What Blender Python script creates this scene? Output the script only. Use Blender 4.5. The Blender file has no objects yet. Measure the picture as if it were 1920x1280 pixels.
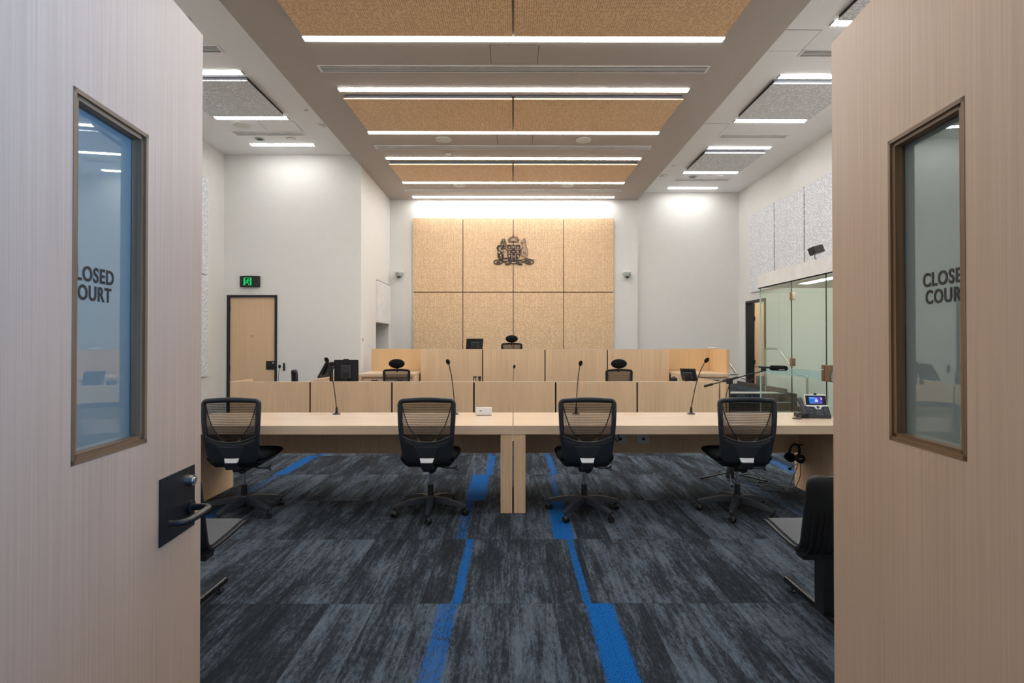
import bpy, bmesh, math, random
from mathutils import Vector, Matrix
random.seed(7)
C = bpy.context.scene.collection
PI = math.pi
R = math.radians
# ------------------------------------------------------------------ camera, world, exposure
EYE = 1.46
FPX = 1020.0
cam_d = bpy.data.cameras.new('camera')
cam = bpy.data.objects.new('camera', cam_d); C.objects.link(cam)
bpy.context.scene.camera = cam
cam.location = (0, 0, EYE)
PITCH, YAW = R(0.5), 0.004
cam.rotation_euler = (PI/2 + PITCH, 0, -YAW)
cam_d.sensor_width = 36; cam_d.lens = 36*FPX/1920
cam_d.shift_x = -(2 + FPX*math.tan(YAW))/1920
cam_d.shift_y = -(FPX*math.tan(PITCH) - 3)/1920
cam_d.clip_start = 0.02; cam_d.clip_end = 60
sc = bpy.context.scene
sc.view_settings.view_transform = 'Standard'; sc.view_settings.look = 'None'
sc.view_settings.gamma = 1; sc.view_settings.use_curve_mapping = False
sc.view_settings.exposure = 0.06
w = bpy.data.worlds.new('world'); sc.world = w; w.use_nodes = True
w.node_tree.nodes['Background'].inputs[0].default_value = (0.45, 0.62, 1.0, 1)
w.node_tree.nodes['Background'].inputs[1].default_value = 1.2
LAMP = 27.0          # radiance of the linear ceiling lights
# added bluish daylight fill, aimed at the left door's top; window is made up
ld = bpy.data.lights.new('daylight_fill', 'AREA'); ld.shape = 'RECTANGLE'; ld.size = 1.1; ld.size_y = 1.0
ld.energy = 31; ld.spread = R(75); ld.color = (0.15, 0.42, 1.0)
lo = bpy.data.objects.new('daylight_fill', ld); C.objects.link(lo)
lo.location = (1.97, -.7, 2.15); lo.rotation_euler = (Vector((-0.9, .85, 2.75))-Vector(lo.location)).to_track_quat('-Z', 'Y').to_euler()

# ------------------------------------------------------------------ node helpers
class NT:
    def __init__(s, name):
        s.m = bpy.data.materials.new(name); s.m.use_nodes = True
        s.t = s.m.node_tree; s.b = s.t.nodes['Principled BSDF']; s.o = s.t.nodes['Material Output']
    def n(s, typ, **k):
        x = s.t.nodes.new(typ)
        for a, v in k.items(): setattr(x, a, v)
        return x
    def set(s, inp, v):
        if isinstance(v, bpy.types.NodeSocket): s.t.links.new(v, inp)
        elif v is not None: inp.default_value = v
    def math(s, op, a, b=None, c=None):
        x = s.n('ShaderNodeMath', operation=op)
        for i, v in enumerate((a, b, c)):
            if v is not None: s.set(x.inputs[i], v)
        return x.outputs[0]
    def xyz(s, kind='Object'):
        tc = s.n('ShaderNodeTexCoord'); sp = s.n('ShaderNodeSeparateXYZ')
        s.t.links.new(tc.outputs[kind], sp.inputs[0]); return sp.outputs[0], sp.outputs[1], sp.outputs[2], tc.outputs[kind]
    def comb(s, x, y, z):
        c = s.n('ShaderNodeCombineXYZ')
        for i, v in enumerate((x, y, z)): s.set(c.inputs[i], v)
        return c.outputs[0]
    def noise(s, vec, scale=1, detail=2, rough=.5):
        x = s.n('ShaderNodeTexNoise'); s.t.links.new(vec, x.inputs['Vector'])
        x.inputs['Scale'].default_value = scale; x.inputs['Detail'].default_value = detail; x.inputs['Roughness'].default_value = rough
        return x.outputs[0]
    def wn(s, vec):
        x = s.n('ShaderNodeTexWhiteNoise', noise_dimensions='3D'); s.t.links.new(vec, x.inputs['Vector']); return x.outputs[0]
    def ramp(s, f, stops, interp='LINEAR'):
        x = s.n('ShaderNodeValToRGB'); x.color_ramp.interpolation = interp
        e = x.color_ramp.elements
        while len(e) < len(stops): e.new(0.5)
        for i, (p, c) in enumerate(stops):
            e[i].position = p; e[i].color = (*c, 1)
        s.set(x.inputs[0], f); return x.outputs[0]
    def mix(s, f, a, b, blend='MIX'):
        x = s.n('ShaderNodeMix', data_type='RGBA', blend_type=blend)
        s.set(x.inputs[0], f)
        s.set(x.inputs[6], (*a, 1) if isinstance(a, tuple) else a)
        s.set(x.inputs[7], (*b, 1) if isinstance(b, tuple) else b)
        return x.outputs[2]
    def bump(s, h, strength=.2, dist=.01):
        x = s.n('ShaderNodeBump'); x.inputs['Strength'].default_value = strength; x.inputs['Distance'].default_value = dist
        s.set(x.inputs['Height'], h); s.t.links.new(x.outputs[0], s.b.inputs['Normal'])
    def base(s, c, rough=.5, metal=0, spec=.5):
        s.set(s.b.inputs['Base Color'], (*c, 1) if isinstance(c, tuple) else c)
        s.set(s.b.inputs['Roughness'], rough); s.b.inputs['Metallic'].default_value = metal
        s.b.inputs['Specular IOR Level'].default_value = spec
def plain(name, c, rough=.5, metal=0, spec=.5, var=.06, scale=6):
    k = NT(name); x, y, z, v = k.xyz()
    f = k.noise(v, scale, 3)
    d = tuple(max(0, a*(1-var)) for a in c); l = tuple(min(1, a*(1+var)) for a in c)
    k.base(k.ramp(f, [(.3, d), (.7, l)]), rough, metal, spec); return k.m
def wood(name, c, axis='z', rough=.38, amp=.10, fine=90, spec=.4):
    k = NT(name); x, y, z, v = k.xyz()
    if axis == 'z': g = k.comb(k.math('MULTIPLY', x, fine), k.math('MULTIPLY', y, fine), k.math('MULTIPLY', z, 1.3))
    elif axis == 'x': g = k.comb(k.math('MULTIPLY', x, 1.3), k.math('MULTIPLY', y, fine), k.math('MULTIPLY', z, fine))
    else: g = k.comb(k.math('MULTIPLY', x, fine), k.math('MULTIPLY', y, 1.3), k.math('MULTIPLY', z, fine))
    f = k.noise(g, 1.0, 5, .62)
    if axis == 'z': g2 = k.comb(k.math('MULTIPLY', x, 5), k.math('MULTIPLY', y, 5), k.math('MULTIPLY', z, .5))
    elif axis == 'x': g2 = k.comb(k.math('MULTIPLY', x, .5), k.math('MULTIPLY', y, 5), k.math('MULTIPLY', z, 5))
    else: g2 = k.comb(k.math('MULTIPLY', x, 5), k.math('MULTIPLY', y, .5), k.math('MULTIPLY', z, 5))
    f2 = k.noise(g2, 1.0, 2)
    ff = k.math('ADD', k.math('MULTIPLY', f, .72), k.math('MULTIPLY', f2, .28))
    d = tuple(a*(1-amp*1.6)*(1-.02*i) for i, a in enumerate(c)); l = tuple(min(1, a*(1+amp)) for a in c)
    k.base(k.ramp(ff, [(.34, d), (.62, l)]), rough, 0, spec); return k.m
def perforated(name, c, hole, plane='xz', pitch=.0245, rad=.31, axis='z', miss=.30, grain=True):
    k = NT(name); x, y, z, v = k.xyz()
    a, b = {'xz': (x, z), 'xy': (x, y), 'yz': (y, z)}[plane]
    a2 = k.math('ADD', k.math('DIVIDE', a, pitch), 500.5); b2 = k.math('ADD', k.math('DIVIDE', b, pitch), 500.5)
    fa = k.math('SUBTRACT', k.math('FRACT', a2), .5); fb = k.math('SUBTRACT', k.math('FRACT', b2), .5)
    dd = k.math('SQRT', k.math('ADD', k.math('MULTIPLY', fa, fa), k.math('MULTIPLY', fb, fb)))
    inside = k.math('LESS_THAN', dd, rad)
    cell = k.comb(k.math('FLOOR', a2), k.math('FLOOR', b2), 0.0)
    r = k.wn(cell); big = k.noise(cell, .09, 1)
    keep = k.math('GREATER_THAN', r, k.math('MULTIPLY', big, miss*2))
    f = k.math('MULTIPLY', inside, keep)
    g = k.noise(k.comb(k.math('MULTIPLY', x, 60 if axis != 'x' else 2), k.math('MULTIPLY', y, 60 if axis != 'y' else 2), k.math('MULTIPLY', z, 60 if axis != 'z' else 2)), 1, 4)
    am = .05 if grain else .015
    wd = k.ramp(g, [(.35, tuple(q*(1-am) for q in c)), (.65, tuple(min(1, q*(1+am)) for q in c))])
    k.base(k.mix(f, wd, hole), .55, 0, .25); return k.m
def emis(name, c, s):
    k = NT(name); k.base((0, 0, 0), .6); k.b.inputs['Emission Color'].default_value = (*c, 1); k.b.inputs['Emission Strength'].default_value = s
    return k.m
def glass(name, tint, ior=1.5, extra=0.0):
    k = NT(name)
    tr = k.n('ShaderNodeBsdfTransparent'); tr.inputs[0].default_value = (*tint, 1)
    gl = k.n('ShaderNodeBsdfGlossy'); gl.inputs['Roughness'].default_value = 0.0; gl.inputs[0].default_value = (1, 1, 1, 1)
    fr = k.n('ShaderNodeFresnel'); fr.inputs[0].default_value = ior
    mx = k.n('ShaderNodeMixShader')
    ge = k.n('ShaderNodeNewGeometry')
    k.set(mx.inputs[0], k.math('MULTIPLY', k.math('ADD', fr.outputs[0], extra), k.math('SUBTRACT', 1.0, ge.outputs['Backfacing']))); k.t.links.new(tr.outputs[0], mx.inputs[1]); k.t.links.new(gl.outputs[0], mx.inputs[2])
    k.t.links.new(mx.outputs[0], k.o.inputs[0]); return k.m
def carpet(name):
    k = NT(name); x, y, z, v = k.xyz()
    W = .25
    yr = k.math('SUBTRACT', y, 3.064 - 40)
    row = k.math('FLOOR', yr); col = k.math('FLOOR', k.math('ADD', k.math('DIVIDE', k.math('ADD', x, .02), W), 100))
    r = k.wn(k.comb(col, row, 0.0)); r2 = k.wn(k.comb(row, 7.3, col))
    off = k.math('MULTIPLY', r, 50)
    st = k.noise(k.comb(k.math('ADD', k.math('MULTIPLY', x, 34), off), k.math('ADD', k.math('MULTIPLY', y, 2.2), off), off), 1, 7, .72)
    bl = k.noise(k.comb(k.math('MULTIPLY', x, 7), k.math('ADD', k.math('MULTIPLY', y, 1.6), off), off), 1, 4, .6)
    fib = k.noise(k.comb(k.math('MULTIPLY', x, 260), k.math('MULTIPLY', y, 90), 0.0), 1, 2, .6)
    mot = k.noise(k.comb(k.math('MULTIPLY', x, 75), k.math('MULTIPLY', y, 22), off), 1, 5, .7)
    f = k.math('ADD', k.math('MULTIPLY', st, .50), k.math('MULTIPLY', bl, .50))
    f = k.math('ADD', f, k.math('MULTIPLY', k.math('SUBTRACT', r2, .5), .10))
    f = k.math('ADD', f, k.math('MULTIPLY', k.math('SUBTRACT', mot, .5), .42))
    f = k.math('ADD', f, k.math('MULTIPLY', k.math('SUBTRACT', fib, .5), .20))
    colr = k.ramp(f, [(.38, (.013, .016, .021)), (.48, (.026, .032, .040)), (.53, (.050, .064, .082)), (.64, (.092, .117, .148))])
    # blue accent threads running away from the doors: (plank row, centre, half width, density)
    jag = k.noise(k.comb(k.math('MULTIPLY', x, 55), k.math('MULTIPLY', y, 9), row), 1, 5, .75)
    spk = k.math('ADD', k.math('MULTIPLY', k.math('SUBTRACT', mot, .5), 1.5), k.math('MULTIPLY', k.math('SUBTRACT', fib, .5), 1.6))
    tot = None
    for rw, x0, w0, dn in ((-1, .48, .052, .62), (0, .418, .020, .30), (1, .385, .062, .42), (2, .425, .030, .05), (3, .46, .036, .20), (4, .44, .03, .1), (-2, .44, .04, .2),
                           (-1, -.362, .046, .18), (0, -.318, .024, .30), (1, -.392, .036, .02), (2, -.352, .072, .45), (3, -.268, .036, .30), (4, -.30, .03, .1), (-2, -.33, .04, .2),
                           (1, -2.55, .05, .12), (2, -2.60, .035, .02), (3, -2.59, .055, .42), (4, -2.5, .04, .2), (3, 3.2, .07, .10), (2, 2.44, .05, -.15), (1, 2.46, .04, -.15)):
        isr = k.math('COMPARE', row, float(rw + 40), .5)
        d = k.math('ABSOLUTE', k.math('SUBTRACT', x, x0))
        e = k.math('SUBTRACT', 1.0 + dn, k.math('DIVIDE', d, w0))
        e = k.math('ADD', e, k.math('MULTIPLY', k.math('SUBTRACT', jag, .5), .9))
        e = k.math('MINIMUM', e, .10 + dn*.80)
        e = k.math('ADD', e, k.math('MULTIPLY', spk, 1.0 - dn*.6))
        mk = k.n('ShaderNodeMapRange'); mk.inputs[1].default_value = .0; mk.inputs[2].default_value = .42
        k.set(mk.inputs[0], e); mk.inputs[3].default_value = 0; mk.inputs[4].default_value = 1
        m_ = k.math('MULTIPLY', mk.outputs[0], isr)
        tot = m_ if tot is None else k.math('MAXIMUM', tot, m_)
    blue = k.ramp(fib, [(.32, (.002, .035, .13)), (.62, (.004, .125, .41))])
    c = k.mix(tot, colr, blue)
    # seams between planks
    fx = k.math('FRACT', k.math('DIVIDE', k.math('ADD', x, .02 + 25), W)); fy = k.math('FRACT', yr)
    sm = k.math('MAXIMUM', k.math('LESS_THAN', fx, .010), k.math('LESS_THAN', fy, .0035))
    c = k.mix(k.math('MULTIPLY', sm, .45), c, (.01, .012, .016))
    k.base(c, .95, 0, .12); k.bump(fib, .35, .004); return k.m

# ------------------------------------------------------------------ palette
WALL = plain('wall paint', (.81, .80, .77), .6, var=.01)
CEIL = plain('ceiling paint', (.86, .865, .865), .7, var=.01)
CEILC = plain('taupe ceiling paint', (.475, .425, .38), .7, var=.015)
DOORW = wood('door veneer', (.62, .44, .30), 'z', .32, .075, 150)
DESKV = wood('desk veneer vertical', (.82, .58, .365), 'z', .36, .09)
DESKX = wood('desk veneer horizontal', (.80, .62, .46), 'x', .22, .04, spec=.6)
DESKY = wood('desk veneer deep', (.66, .455, .275), 'y', .36, .09)
DOORFAR = wood('exit door veneer', (.78, .55, .345), 'z', .36, .05)
WARM = wood('honey veneer', (.74, .50, .27), 'z', .36, .05)
OAK = wood('timber bead', (.24, .135, .065), 'z', .45, .30, 70)
OAKX = wood('timber bead flat', (.24, .135, .065), 'x', .45, .30, 70)
PERFW = perforated('perforated wood wall', (.87, .62, .385), (.42, .26, .14), 'xz', miss=.36, rad=.28)
PERFC = perforated('perforated wood ceiling', (.86, .58, .33), (.30, .18, .09), 'xy', axis='y', rad=.25, miss=.36)
PERFG = perforated('perforated white ceiling', (.78, .79, .80), (.12, .125, .13), 'xy', rad=.28, grain=False)
PERFS = perforated('perforated white wall', (.87, .89, .92), (.30, .33, .37), 'yz', rad=.30, grain=False)
CARPET = carpet('streaked plank carpet')
BLACK = plain('black plastic', (.012, .013, .015), .45, spec=.45)
BLACKM = plain('black metal', (.010, .011, .012), .38, spec=.5)
NAVY = plain('dark slate plastic', (.022, .027, .036), .38, spec=.5, var=.03)
SLATE = plain('slate plastic', (.035, .041, .052), .4, spec=.5)
FABRIC = plain('black fabric', (.008, .009, .010), .85, spec=.15, scale=200)
PAD = plain('grey vinyl', (.040, .044, .052), .5, spec=.5)
SILVER = plain('silver plastic', (.80, .82, .86), .35, .25)
CHROME = plain('chrome', (.62, .64, .66), .16, 1.0, var=.02)
STEEL = plain('brushed steel', (.64, .63, .58), .3, 1.0, var=.03)
BRONZE = plain('dark bronze', (.040, .024, .016), .45, .0, var=.5, scale=30)
GOLD = plain('pale bronze', (.46, .32, .21), .4, .0, var=.3, scale=25)
HINGE = plain('bronze fitting', (.34, .25, .19), .3, .9)
WHITEP = plain('white plastic', (.80, .80, .79), .4)
SPEAK = plain('speaker grille', (.66, .67, .60), .6)
GREYP = plain('light grey plastic', (.42, .45, .43), .6)
DARKGAP = plain('dark cavity', (.010, .011, .014), .8, spec=.1)
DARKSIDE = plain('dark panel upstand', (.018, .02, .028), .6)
GAPW = plain('brown gap batten', (.13, .075, .035), .7)
STEP = plain('brown stair cladding', (.085, .075, .065), .6, var=.12)
NOSING = plain('grey nosing', (.30, .34, .33), .5)
TACT = plain('tactile studs', (.62, .60, .57), .5)
LIGHT = emis('linear light diffuser', (1.0, .982, .962), LAMP)
ROOMLIGHT = emis('passage light diffuser', (1.0, .96, .9), 7)
GREEN = emis('lit green', (.0, .75, .17), .75)
BLUESCR = emis('blue display', (.01, .16, .75), .9)
PURSCR = emis('violet display', (.09, .05, .55), .8)
WHSCR = emis('white display marks', (.75, .75, .9), .9)
SCREEN = plain('dark screen', (.01, .011, .014), .12)
DOCKGLASS = glass('green tinted glass', (.935, .990, .968), 1.5, .02)
DOCKGLASS.name = 'green tinted glass'
def frosted(name, c, t=.5):
    k = NT(name); tr = k.n('ShaderNodeBsdfTransparent'); tr.inputs[0].default_value = (.85, .95, .95, 1)
    mx = k.n('ShaderNodeMixShader'); mx.inputs[0].default_value = t; k.base(c, .35)
    k.t.links.new(tr.outputs[0], mx.inputs[1]); k.t.links.new(k.b.outputs[0], mx.inputs[2]); k.t.links.new(mx.outputs[0], k.o.inputs[0]); return k.m
BAND = frosted('frosted band', (.55, .72, .74), .3)
def doorglass():
    k = NT('frosted backed glass'); x, y, z, v = k.xyz()
    df = k.n('ShaderNodeBsdfDiffuse'); df.inputs[0].default_value = (.26, .31, .285, 1)
    gl = k.n('ShaderNodeBsdfGlossy'); gl.inputs['Roughness'].default_value = 0.0
    gl.inputs[0].default_value = (.92, 1.0, .97, 1)
    fr = k.n('ShaderNodeFresnel'); fr.inputs[0].default_value = 2.6
    mx = k.n('ShaderNodeMixShader'); k.t.links.new(fr.outputs[0], mx.inputs[0])
    k.t.links.new(df.outputs[0], mx.inputs[1]); k.t.links.new(gl.outputs[0], mx.inputs[2]); k.t.links.new(mx.outputs[0], k.o.inputs[0]); return k.m
DGLASS = doorglass()
def meshfab(name, alpha_lo, alpha_hi, diamonds=False):
    k = NT(name); x, y, z, v = k.xyz()
    if diamonds:
        p = .0125
        a = k.math('DIVIDE', k.math('ADD', x, z), p); b = k.math('DIVIDE', k.math('SUBTRACT', x, z), p)
        fa = k.math('ABSOLUTE', k.math('SUBTRACT', k.math('FRACT', k.math('ADD', a, 100)), .5)); fb = k.math('ABSOLUTE', k.math('SUBTRACT', k.math('FRACT', k.math('ADD', b, 100)), .5))
        hole = k.math('LESS_THAN', k.math('MAXIMUM', fa, fb), .30)
        al = k.math('SUBTRACT', 1.0, k.math('MULTIPLY', hole, .95))
    else:
        wv = k.math('SINE', k.math('MULTIPLY', k.math('ADD', z, k.math('MULTIPLY', k.math('MULTIPLY', x, x), .12)), 2*PI/.0135))
        al = k.math('ADD', (alpha_lo+alpha_hi)/2, k.math('MULTIPLY', wv, (alpha_hi-alpha_lo)/2))
    tr = k.n('ShaderNodeBsdfTransparent'); mx = k.n('ShaderNodeMixShader'); k.base((.012, .012, .013), .7, 0, .2)
    k.set(mx.inputs[0], al); k.t.links.new(tr.outputs[0], mx.inputs[1]); k.t.links.new(k.b.outputs[0], mx.inputs[2]); k.t.links.new(mx.outputs[0], k.o.inputs[0]); return k.m
MESHF = meshfab('chair mesh fabric', .28, .62)
MESHD = meshfab('perforated chair side', 0, 0, True)

# ------------------------------------------------------------------ geometry helpers
class MB:
    def __init__(s): s.bm = bmesh.new()
    def _add(s, vs, fs, M=None):
        vv = [s.bm.verts.new(M @ Vector(v) if M else Vector(v)) for v in vs]
        for f in fs:
            try: s.bm.faces.new([vv[i] for i in f])
            except ValueError: pass
        return s
    def box(s, x0, x1, y0, y1, z0, z1, M=None):
        vs = [(x, y, z) for z in (z0, z1) for y in (y0, y1) for x in (x0, x1)]
        return s._add(vs, [(0, 2, 3, 1), (4, 5, 7, 6), (0, 1, 5, 4), (2, 6, 7, 3), (0, 4, 6, 2), (1, 3, 7, 5)], M)
    def cyl(s, p0, p1, r0, r1=None, seg=20, M=None):
        r1 = r0 if r1 is None else r1
        p0, p1 = Vector(p0), Vector(p1); d = (p1-p0).normalized()
        u = d.orthogonal().normalized(); v = d.cross(u)
        vs = []
        for p, r in ((p0, r0), (p1, r1)):
            for i in range(seg):
                a = 2*PI*i/seg; vs.append(p + u*math.cos(a)*r + v*math.sin(a)*r)
        fs = [(i, (i+1) % seg, seg+(i+1) % seg, seg+i) for i in range(seg)]
        fs += [tuple(range(seg-1, -1, -1)), tuple(range(seg, 2*seg))]
        return s._add(vs, fs, M)
    def tube(s, pts, r, seg=10, M=None, closed=False):
        pts = [Vector(p) for p in pts]; n = len(pts)
        rr = r if isinstance(r, (list, tuple)) else [r]*n
        t0 = (pts[1]-pts[0]).normalized(); u = t0.orthogonal().normalized(); vs = []
        for i, p in enumerate(pts):
            if closed: t = (pts[(i+1) % n]-pts[i-1]).normalized()
            else: t = (pts[min(i+1, n-1)]-pts[max(i-1, 0)]).normalized()
            u = (u - t*u.dot(t)).normalized(); v = t.cross(u)
            for j in range(seg):
                a = 2*PI*j/seg; vs.append(p + (u*math.cos(a)+v*math.sin(a))*rr[i])
        m = n if closed else n-1
        fs = [(i*seg+j, i*seg+(j+1) % seg, ((i+1) % n)*seg+(j+1) % seg, ((i+1) % n)*seg+j) for i in range(m) for j in range(seg)]
        if not closed: fs += [tuple(range(seg-1, -1, -1)), tuple(range((n-1)*seg, n*seg))]
        return s._add(vs, fs, M)
    def ell(s, c, r, M=None, seg=20, rings=12):
        vs = [(c[0], c[1], c[2]-r[2])]
        for i in range(1, rings):
            ph = -PI/2 + PI*i/rings
            for j in range(seg):
                a = 2*PI*j/seg; vs.append((c[0]+r[0]*math.cos(ph)*math.cos(a), c[1]+r[1]*math.cos(ph)*math.sin(a), c[2]+r[2]*math.sin(ph)))
        vs.append((c[0], c[1], c[2]+r[2])); L = len(vs)-1
        fs = [(0, 1+(j+1) % seg, 1+j) for j in range(seg)]
        for i in range(rings-2):
            for j in range(seg):
                a = 1+i*seg; b = a+seg; fs.append((a+j, a+(j+1) % seg, b+(j+1) % seg, b+j))
        a = 1+(rings-2)*seg; fs += [(a+j, a+(j+1) % seg, L) for j in range(seg)]
        return s._add(vs, fs, M)
    def prism(s, poly, a0, a1, plane='xz', M=None):
        f = {'xz': lambda p, a: (p[0], a, p[1]), 'xy': lambda p, a: (p[0], p[1], a), 'yz': lambda p, a: (a, p[0], p[1])}[plane]
        n = len(poly); vs = [f(p, a0) for p in poly] + [f(p, a1) for p in poly]
        fs = [tuple(range(n)), tuple(range(2*n-1, n-1, -1))] + [(i, n+i, n+(i+1) % n, (i+1) % n) for i in range(n)]
        return s._add(vs, fs, M)
    def lathe(s, prof, c=(0, 0, 0), seg=24, M=None):
        vs = []
        for r, z in prof:
            for j in range(seg):
                a = 2*PI*j/seg; vs.append((c[0]+max(r, 1e-4)*math.cos(a), c[1]+max(r, 1e-4)*math.sin(a), c[2]+z))
        n = len(prof)
        fs = [(i*seg+j, i*seg+(j+1) % seg, (i+1)*seg+(j+1) % seg, (i+1)*seg+j) for i in range(n-1) for j in range(seg)]
        fs += [tuple(range(seg-1, -1, -1)), tuple(range((n-1)*seg, n*seg))]
        return s._add(vs, fs, M)
    def slab(s, fn, nu, nv, th, M=None):
        """closed sheet: fn(u,v)->front point; th thickness along -y (number or function)"""
        vs = []
        for k in (0, 1):
            for j in range(nv+1):
                for i in range(nu+1):
                    u, v = -1+2*i/nu, j/nv; p = Vector(fn(u, v)); t = th(u, v) if callable(th) else th
                    if isinstance(t, Vector): vs.append(p + t*k)
                    else: vs.append(p - Vector((0, t*k, 0)))
        N = (nu+1)*(nv+1); W = nu+1; fs = []
        for j in range(nv):
            for i in range(nu):
                a = j*W+i; fs.append((a, a+1, a+W+1, a+W)); fs.append((N+a, N+a+W, N+a+W+1, N+a+1))
        for i in range(nu):
            fs.append((i, N+i, N+i+1, i+1)); b = nv*W; fs.append((b+i, b+i+1, N+b+i+1, N+b+i))
        for j in range(nv):
            a = j*W; fs.append((a, a+W, N+a+W, N+a)); b = j*W+nu; fs.append((b, N+b, N+b+W, b+W))
        return s._add(vs, fs, M)
    def build(s, name, mat, parent=None, bevel=0, sub=0, angle=35, loc=None):
        bmesh.ops.recalc_face_normals(s.bm, faces=s.bm.faces)
        me = bpy.data.meshes.new(name); s.bm.to_mesh(me); s.bm.free()
        me.materials.append(mat)
        for p in me.polygons: p.use_smooth = True
        me.set_sharp_from_angle(angle=R(angle))
        o = bpy.data.objects.new(name, me); C.objects.link(o)
        if parent: o.parent = parent
        if loc: o.location = loc
        if bevel:
            b = o.modifiers.new('bevel', 'BEVEL'); b.width = bevel; b.segments = 2; b.limit_method = 'ANGLE'; b.angle_limit = R(40); b.harden_normals = False
        if sub:
            b = o.modifiers.new('sub', 'SUBSURF'); b.levels = sub; b.render_levels = sub
        return o
def tag(o, label, cat, group=None, kind=None):
    o['label'] = label; o['category'] = cat
    if group: o['group'] = group
    if kind: o['kind'] = kind
    return o
def thing(name, label, cat, loc=(0, 0, 0), rotz=0, group=None, kind=None):
    o = bpy.data.objects.new(name, None); C.objects.link(o); o.empty_display_size = .1
    o.location = loc; o.rotation_euler = (0, 0, rotz); return tag(o, label, cat, group, kind)
def kids(o): return [c for c in bpy.data.objects if c.parent == o]
def copy_tree(o, parent=None):
    c = o.copy(); C.objects.link(c); c.parent = parent
    for ch in kids(o): copy_tree(ch, c)
    return c
def dup(o, label, loc, rotz=None, group=None):
    c = copy_tree(o); c.location = loc; c['label'] = label
    if rotz is not None: c.rotation_euler = (0, 0, rotz)
    if group: c['group'] = group
    return c
def struct(name, mb, mat, label, cat, bevel=0):
    o = mb.build(name, mat, bevel=bevel); return tag(o, label, cat, kind='structure')
def text_mesh(s, size, bold, width, M, name, mat, parent):
    cu = bpy.data.curves.new(name, 'FONT'); cu.body = s; cu.size = size; cu.offset = bold; cu.extrude = .0002
    cu.align_x = 'LEFT'; cu.resolution_u = 6; cu.space_character = 1.1
    t = bpy.data.objects.new(name, cu); C.objects.link(t); bpy.context.view_layer.update()
    me = bpy.data.meshes.new_from_object(t.evaluated_get(bpy.context.evaluated_depsgraph_get()))
    bpy.data.objects.remove(t); bpy.data.curves.remove(cu)
    xs = [v.co.x for v in me.vertices]; x0, x1 = min(xs), max(xs)
    for v in me.vertices:
        v.co.x = ((v.co.x-x0)/(x1-x0)-.5)*width
    me.transform(M); me.materials.clear(); me.materials.append(mat)
    o = bpy.data.objects.new(name, me); C.objects.link(o); o.parent = parent; return o

# ------------------------------------------------------------------ room shell
XL, XR, XI, XJ = -5.78, 5.66, -3.04, 3.08      # left wall, right wall, recess side wall, edge of dropped ceiling
YL, YB = 10.88, 13.42                          # left far wall, back wall
ZC, ZS = 5.00, 5.23                            # dropped ceiling, side ceilings
Y0 = .65
struct('floor', MB().box(XL-.2, XR+.2, -2.7, 13.8, -.1, 0), CARPET, 'dark blue-grey streaked plank carpet floor with bright blue accent lines', 'floor')
struct('ceiling', MB().box(XI-.0, XJ, Y0, YB+.3, ZC, ZC+.5), CEILC, 'taupe dropped ceiling along the middle of the room', 'ceiling')
struct('ceiling', MB().box(XL-.2, XI, Y0, YL+.3, ZS, ZS+.25), CEIL, 'higher pale ceiling along the left side of the room', 'ceiling')
struct('ceiling', MB().box(XJ, XR+.2, Y0, YB+.4, ZS, ZS+.25), CEIL, 'higher pale ceiling along the right side of the room', 'ceiling')
struct('wall_left', MB().box(XL-.2, XL, Y0-.15, YL+.2, 0, ZS), WALL, 'off-white left side wall behind the left entrance door', 'wall')
# left far wall with door opening
dx0, dx1, dz = (427-962)*YL/FPX, (520.5-962)*YL/FPX, 2.42
b = MB(); b.box(XL, dx0, YL, YL+.2, 0, ZS); b.box(dx1, XI, YL, YL+.2, 0, ZS); b.box(dx0, dx1, YL, YL+.2, dz, ZS)
struct('wall_far_left', b, WALL, 'off-white far wall at the left holding the wooden exit door', 'wall')
# recess side wall with niche
b = MB(); ny0, ny1 = 12.07, 13.30
b.box(XI-.15, XI, YL+.2, ny0, 0, ZC+.1); b.box(XI-.15, XI, ny1, YB+.2, 0, ZC+.1)
b.box(XI-.15, XI, ny0, ny1, 1.92, ZC+.1); b.box(XI-1.15, XI-1.0, ny0-.1, ny1+.1, 0, 2.1)
b.box(XI-1.15, XI-.15, ny0-.1, ny0, 0, 2.1); b.box(XI-1.15, XI-.15, ny1, ny1+.1, 0, 2.1); b.box(XI-1.15, XI-.15, ny0-.1, ny1+.1, 2.1, 2.2)
struct('wall_recess', b, WALL, 'off-white side wall of the bench recess with a square opening', 'wall')
struct('wall_back', MB().box(XI-.15, XJ, YB, YB+.2, 0, ZS), WALL, 'off-white back wall behind the perforated wood panels', 'wall')
struct('wall_back_right', MB().box(XJ, XR+.2, YB+.17, YB+.37, 0, ZS), WALL, 'off-white far wall to the right of the wood panels', 'wall')
ry0, ry1 = 12.15, 13.18
b = MB(); b.box(XR, XR+.15, Y0-.15, ry0, 0, ZS); b.box(XR, XR+.15, ry1, YB+.4, 0, ZS); b.box(XR, XR+.15, ry0, ry1, 2.47, ZS); b.box(XR, XR+.15, ry0, ry1, 0, .45)
struct('wall_right', b, WALL, 'off-white right side wall behind the glass dock', 'wall')
# entrance wall with the double doorway
b = MB(); b.box(XL-.2, -.93, Y0-.15, Y0, 0, ZS+.2); b.box(1.0, XR+.2, Y0-.15, Y0, 0, ZS+.2); b.box(-.93, 1.0, Y0-.15, Y0, 2.44, ZS+.2)
struct('wall_front', b, WALL, 'off-white entrance wall around the open double doors', 'wall')
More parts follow.
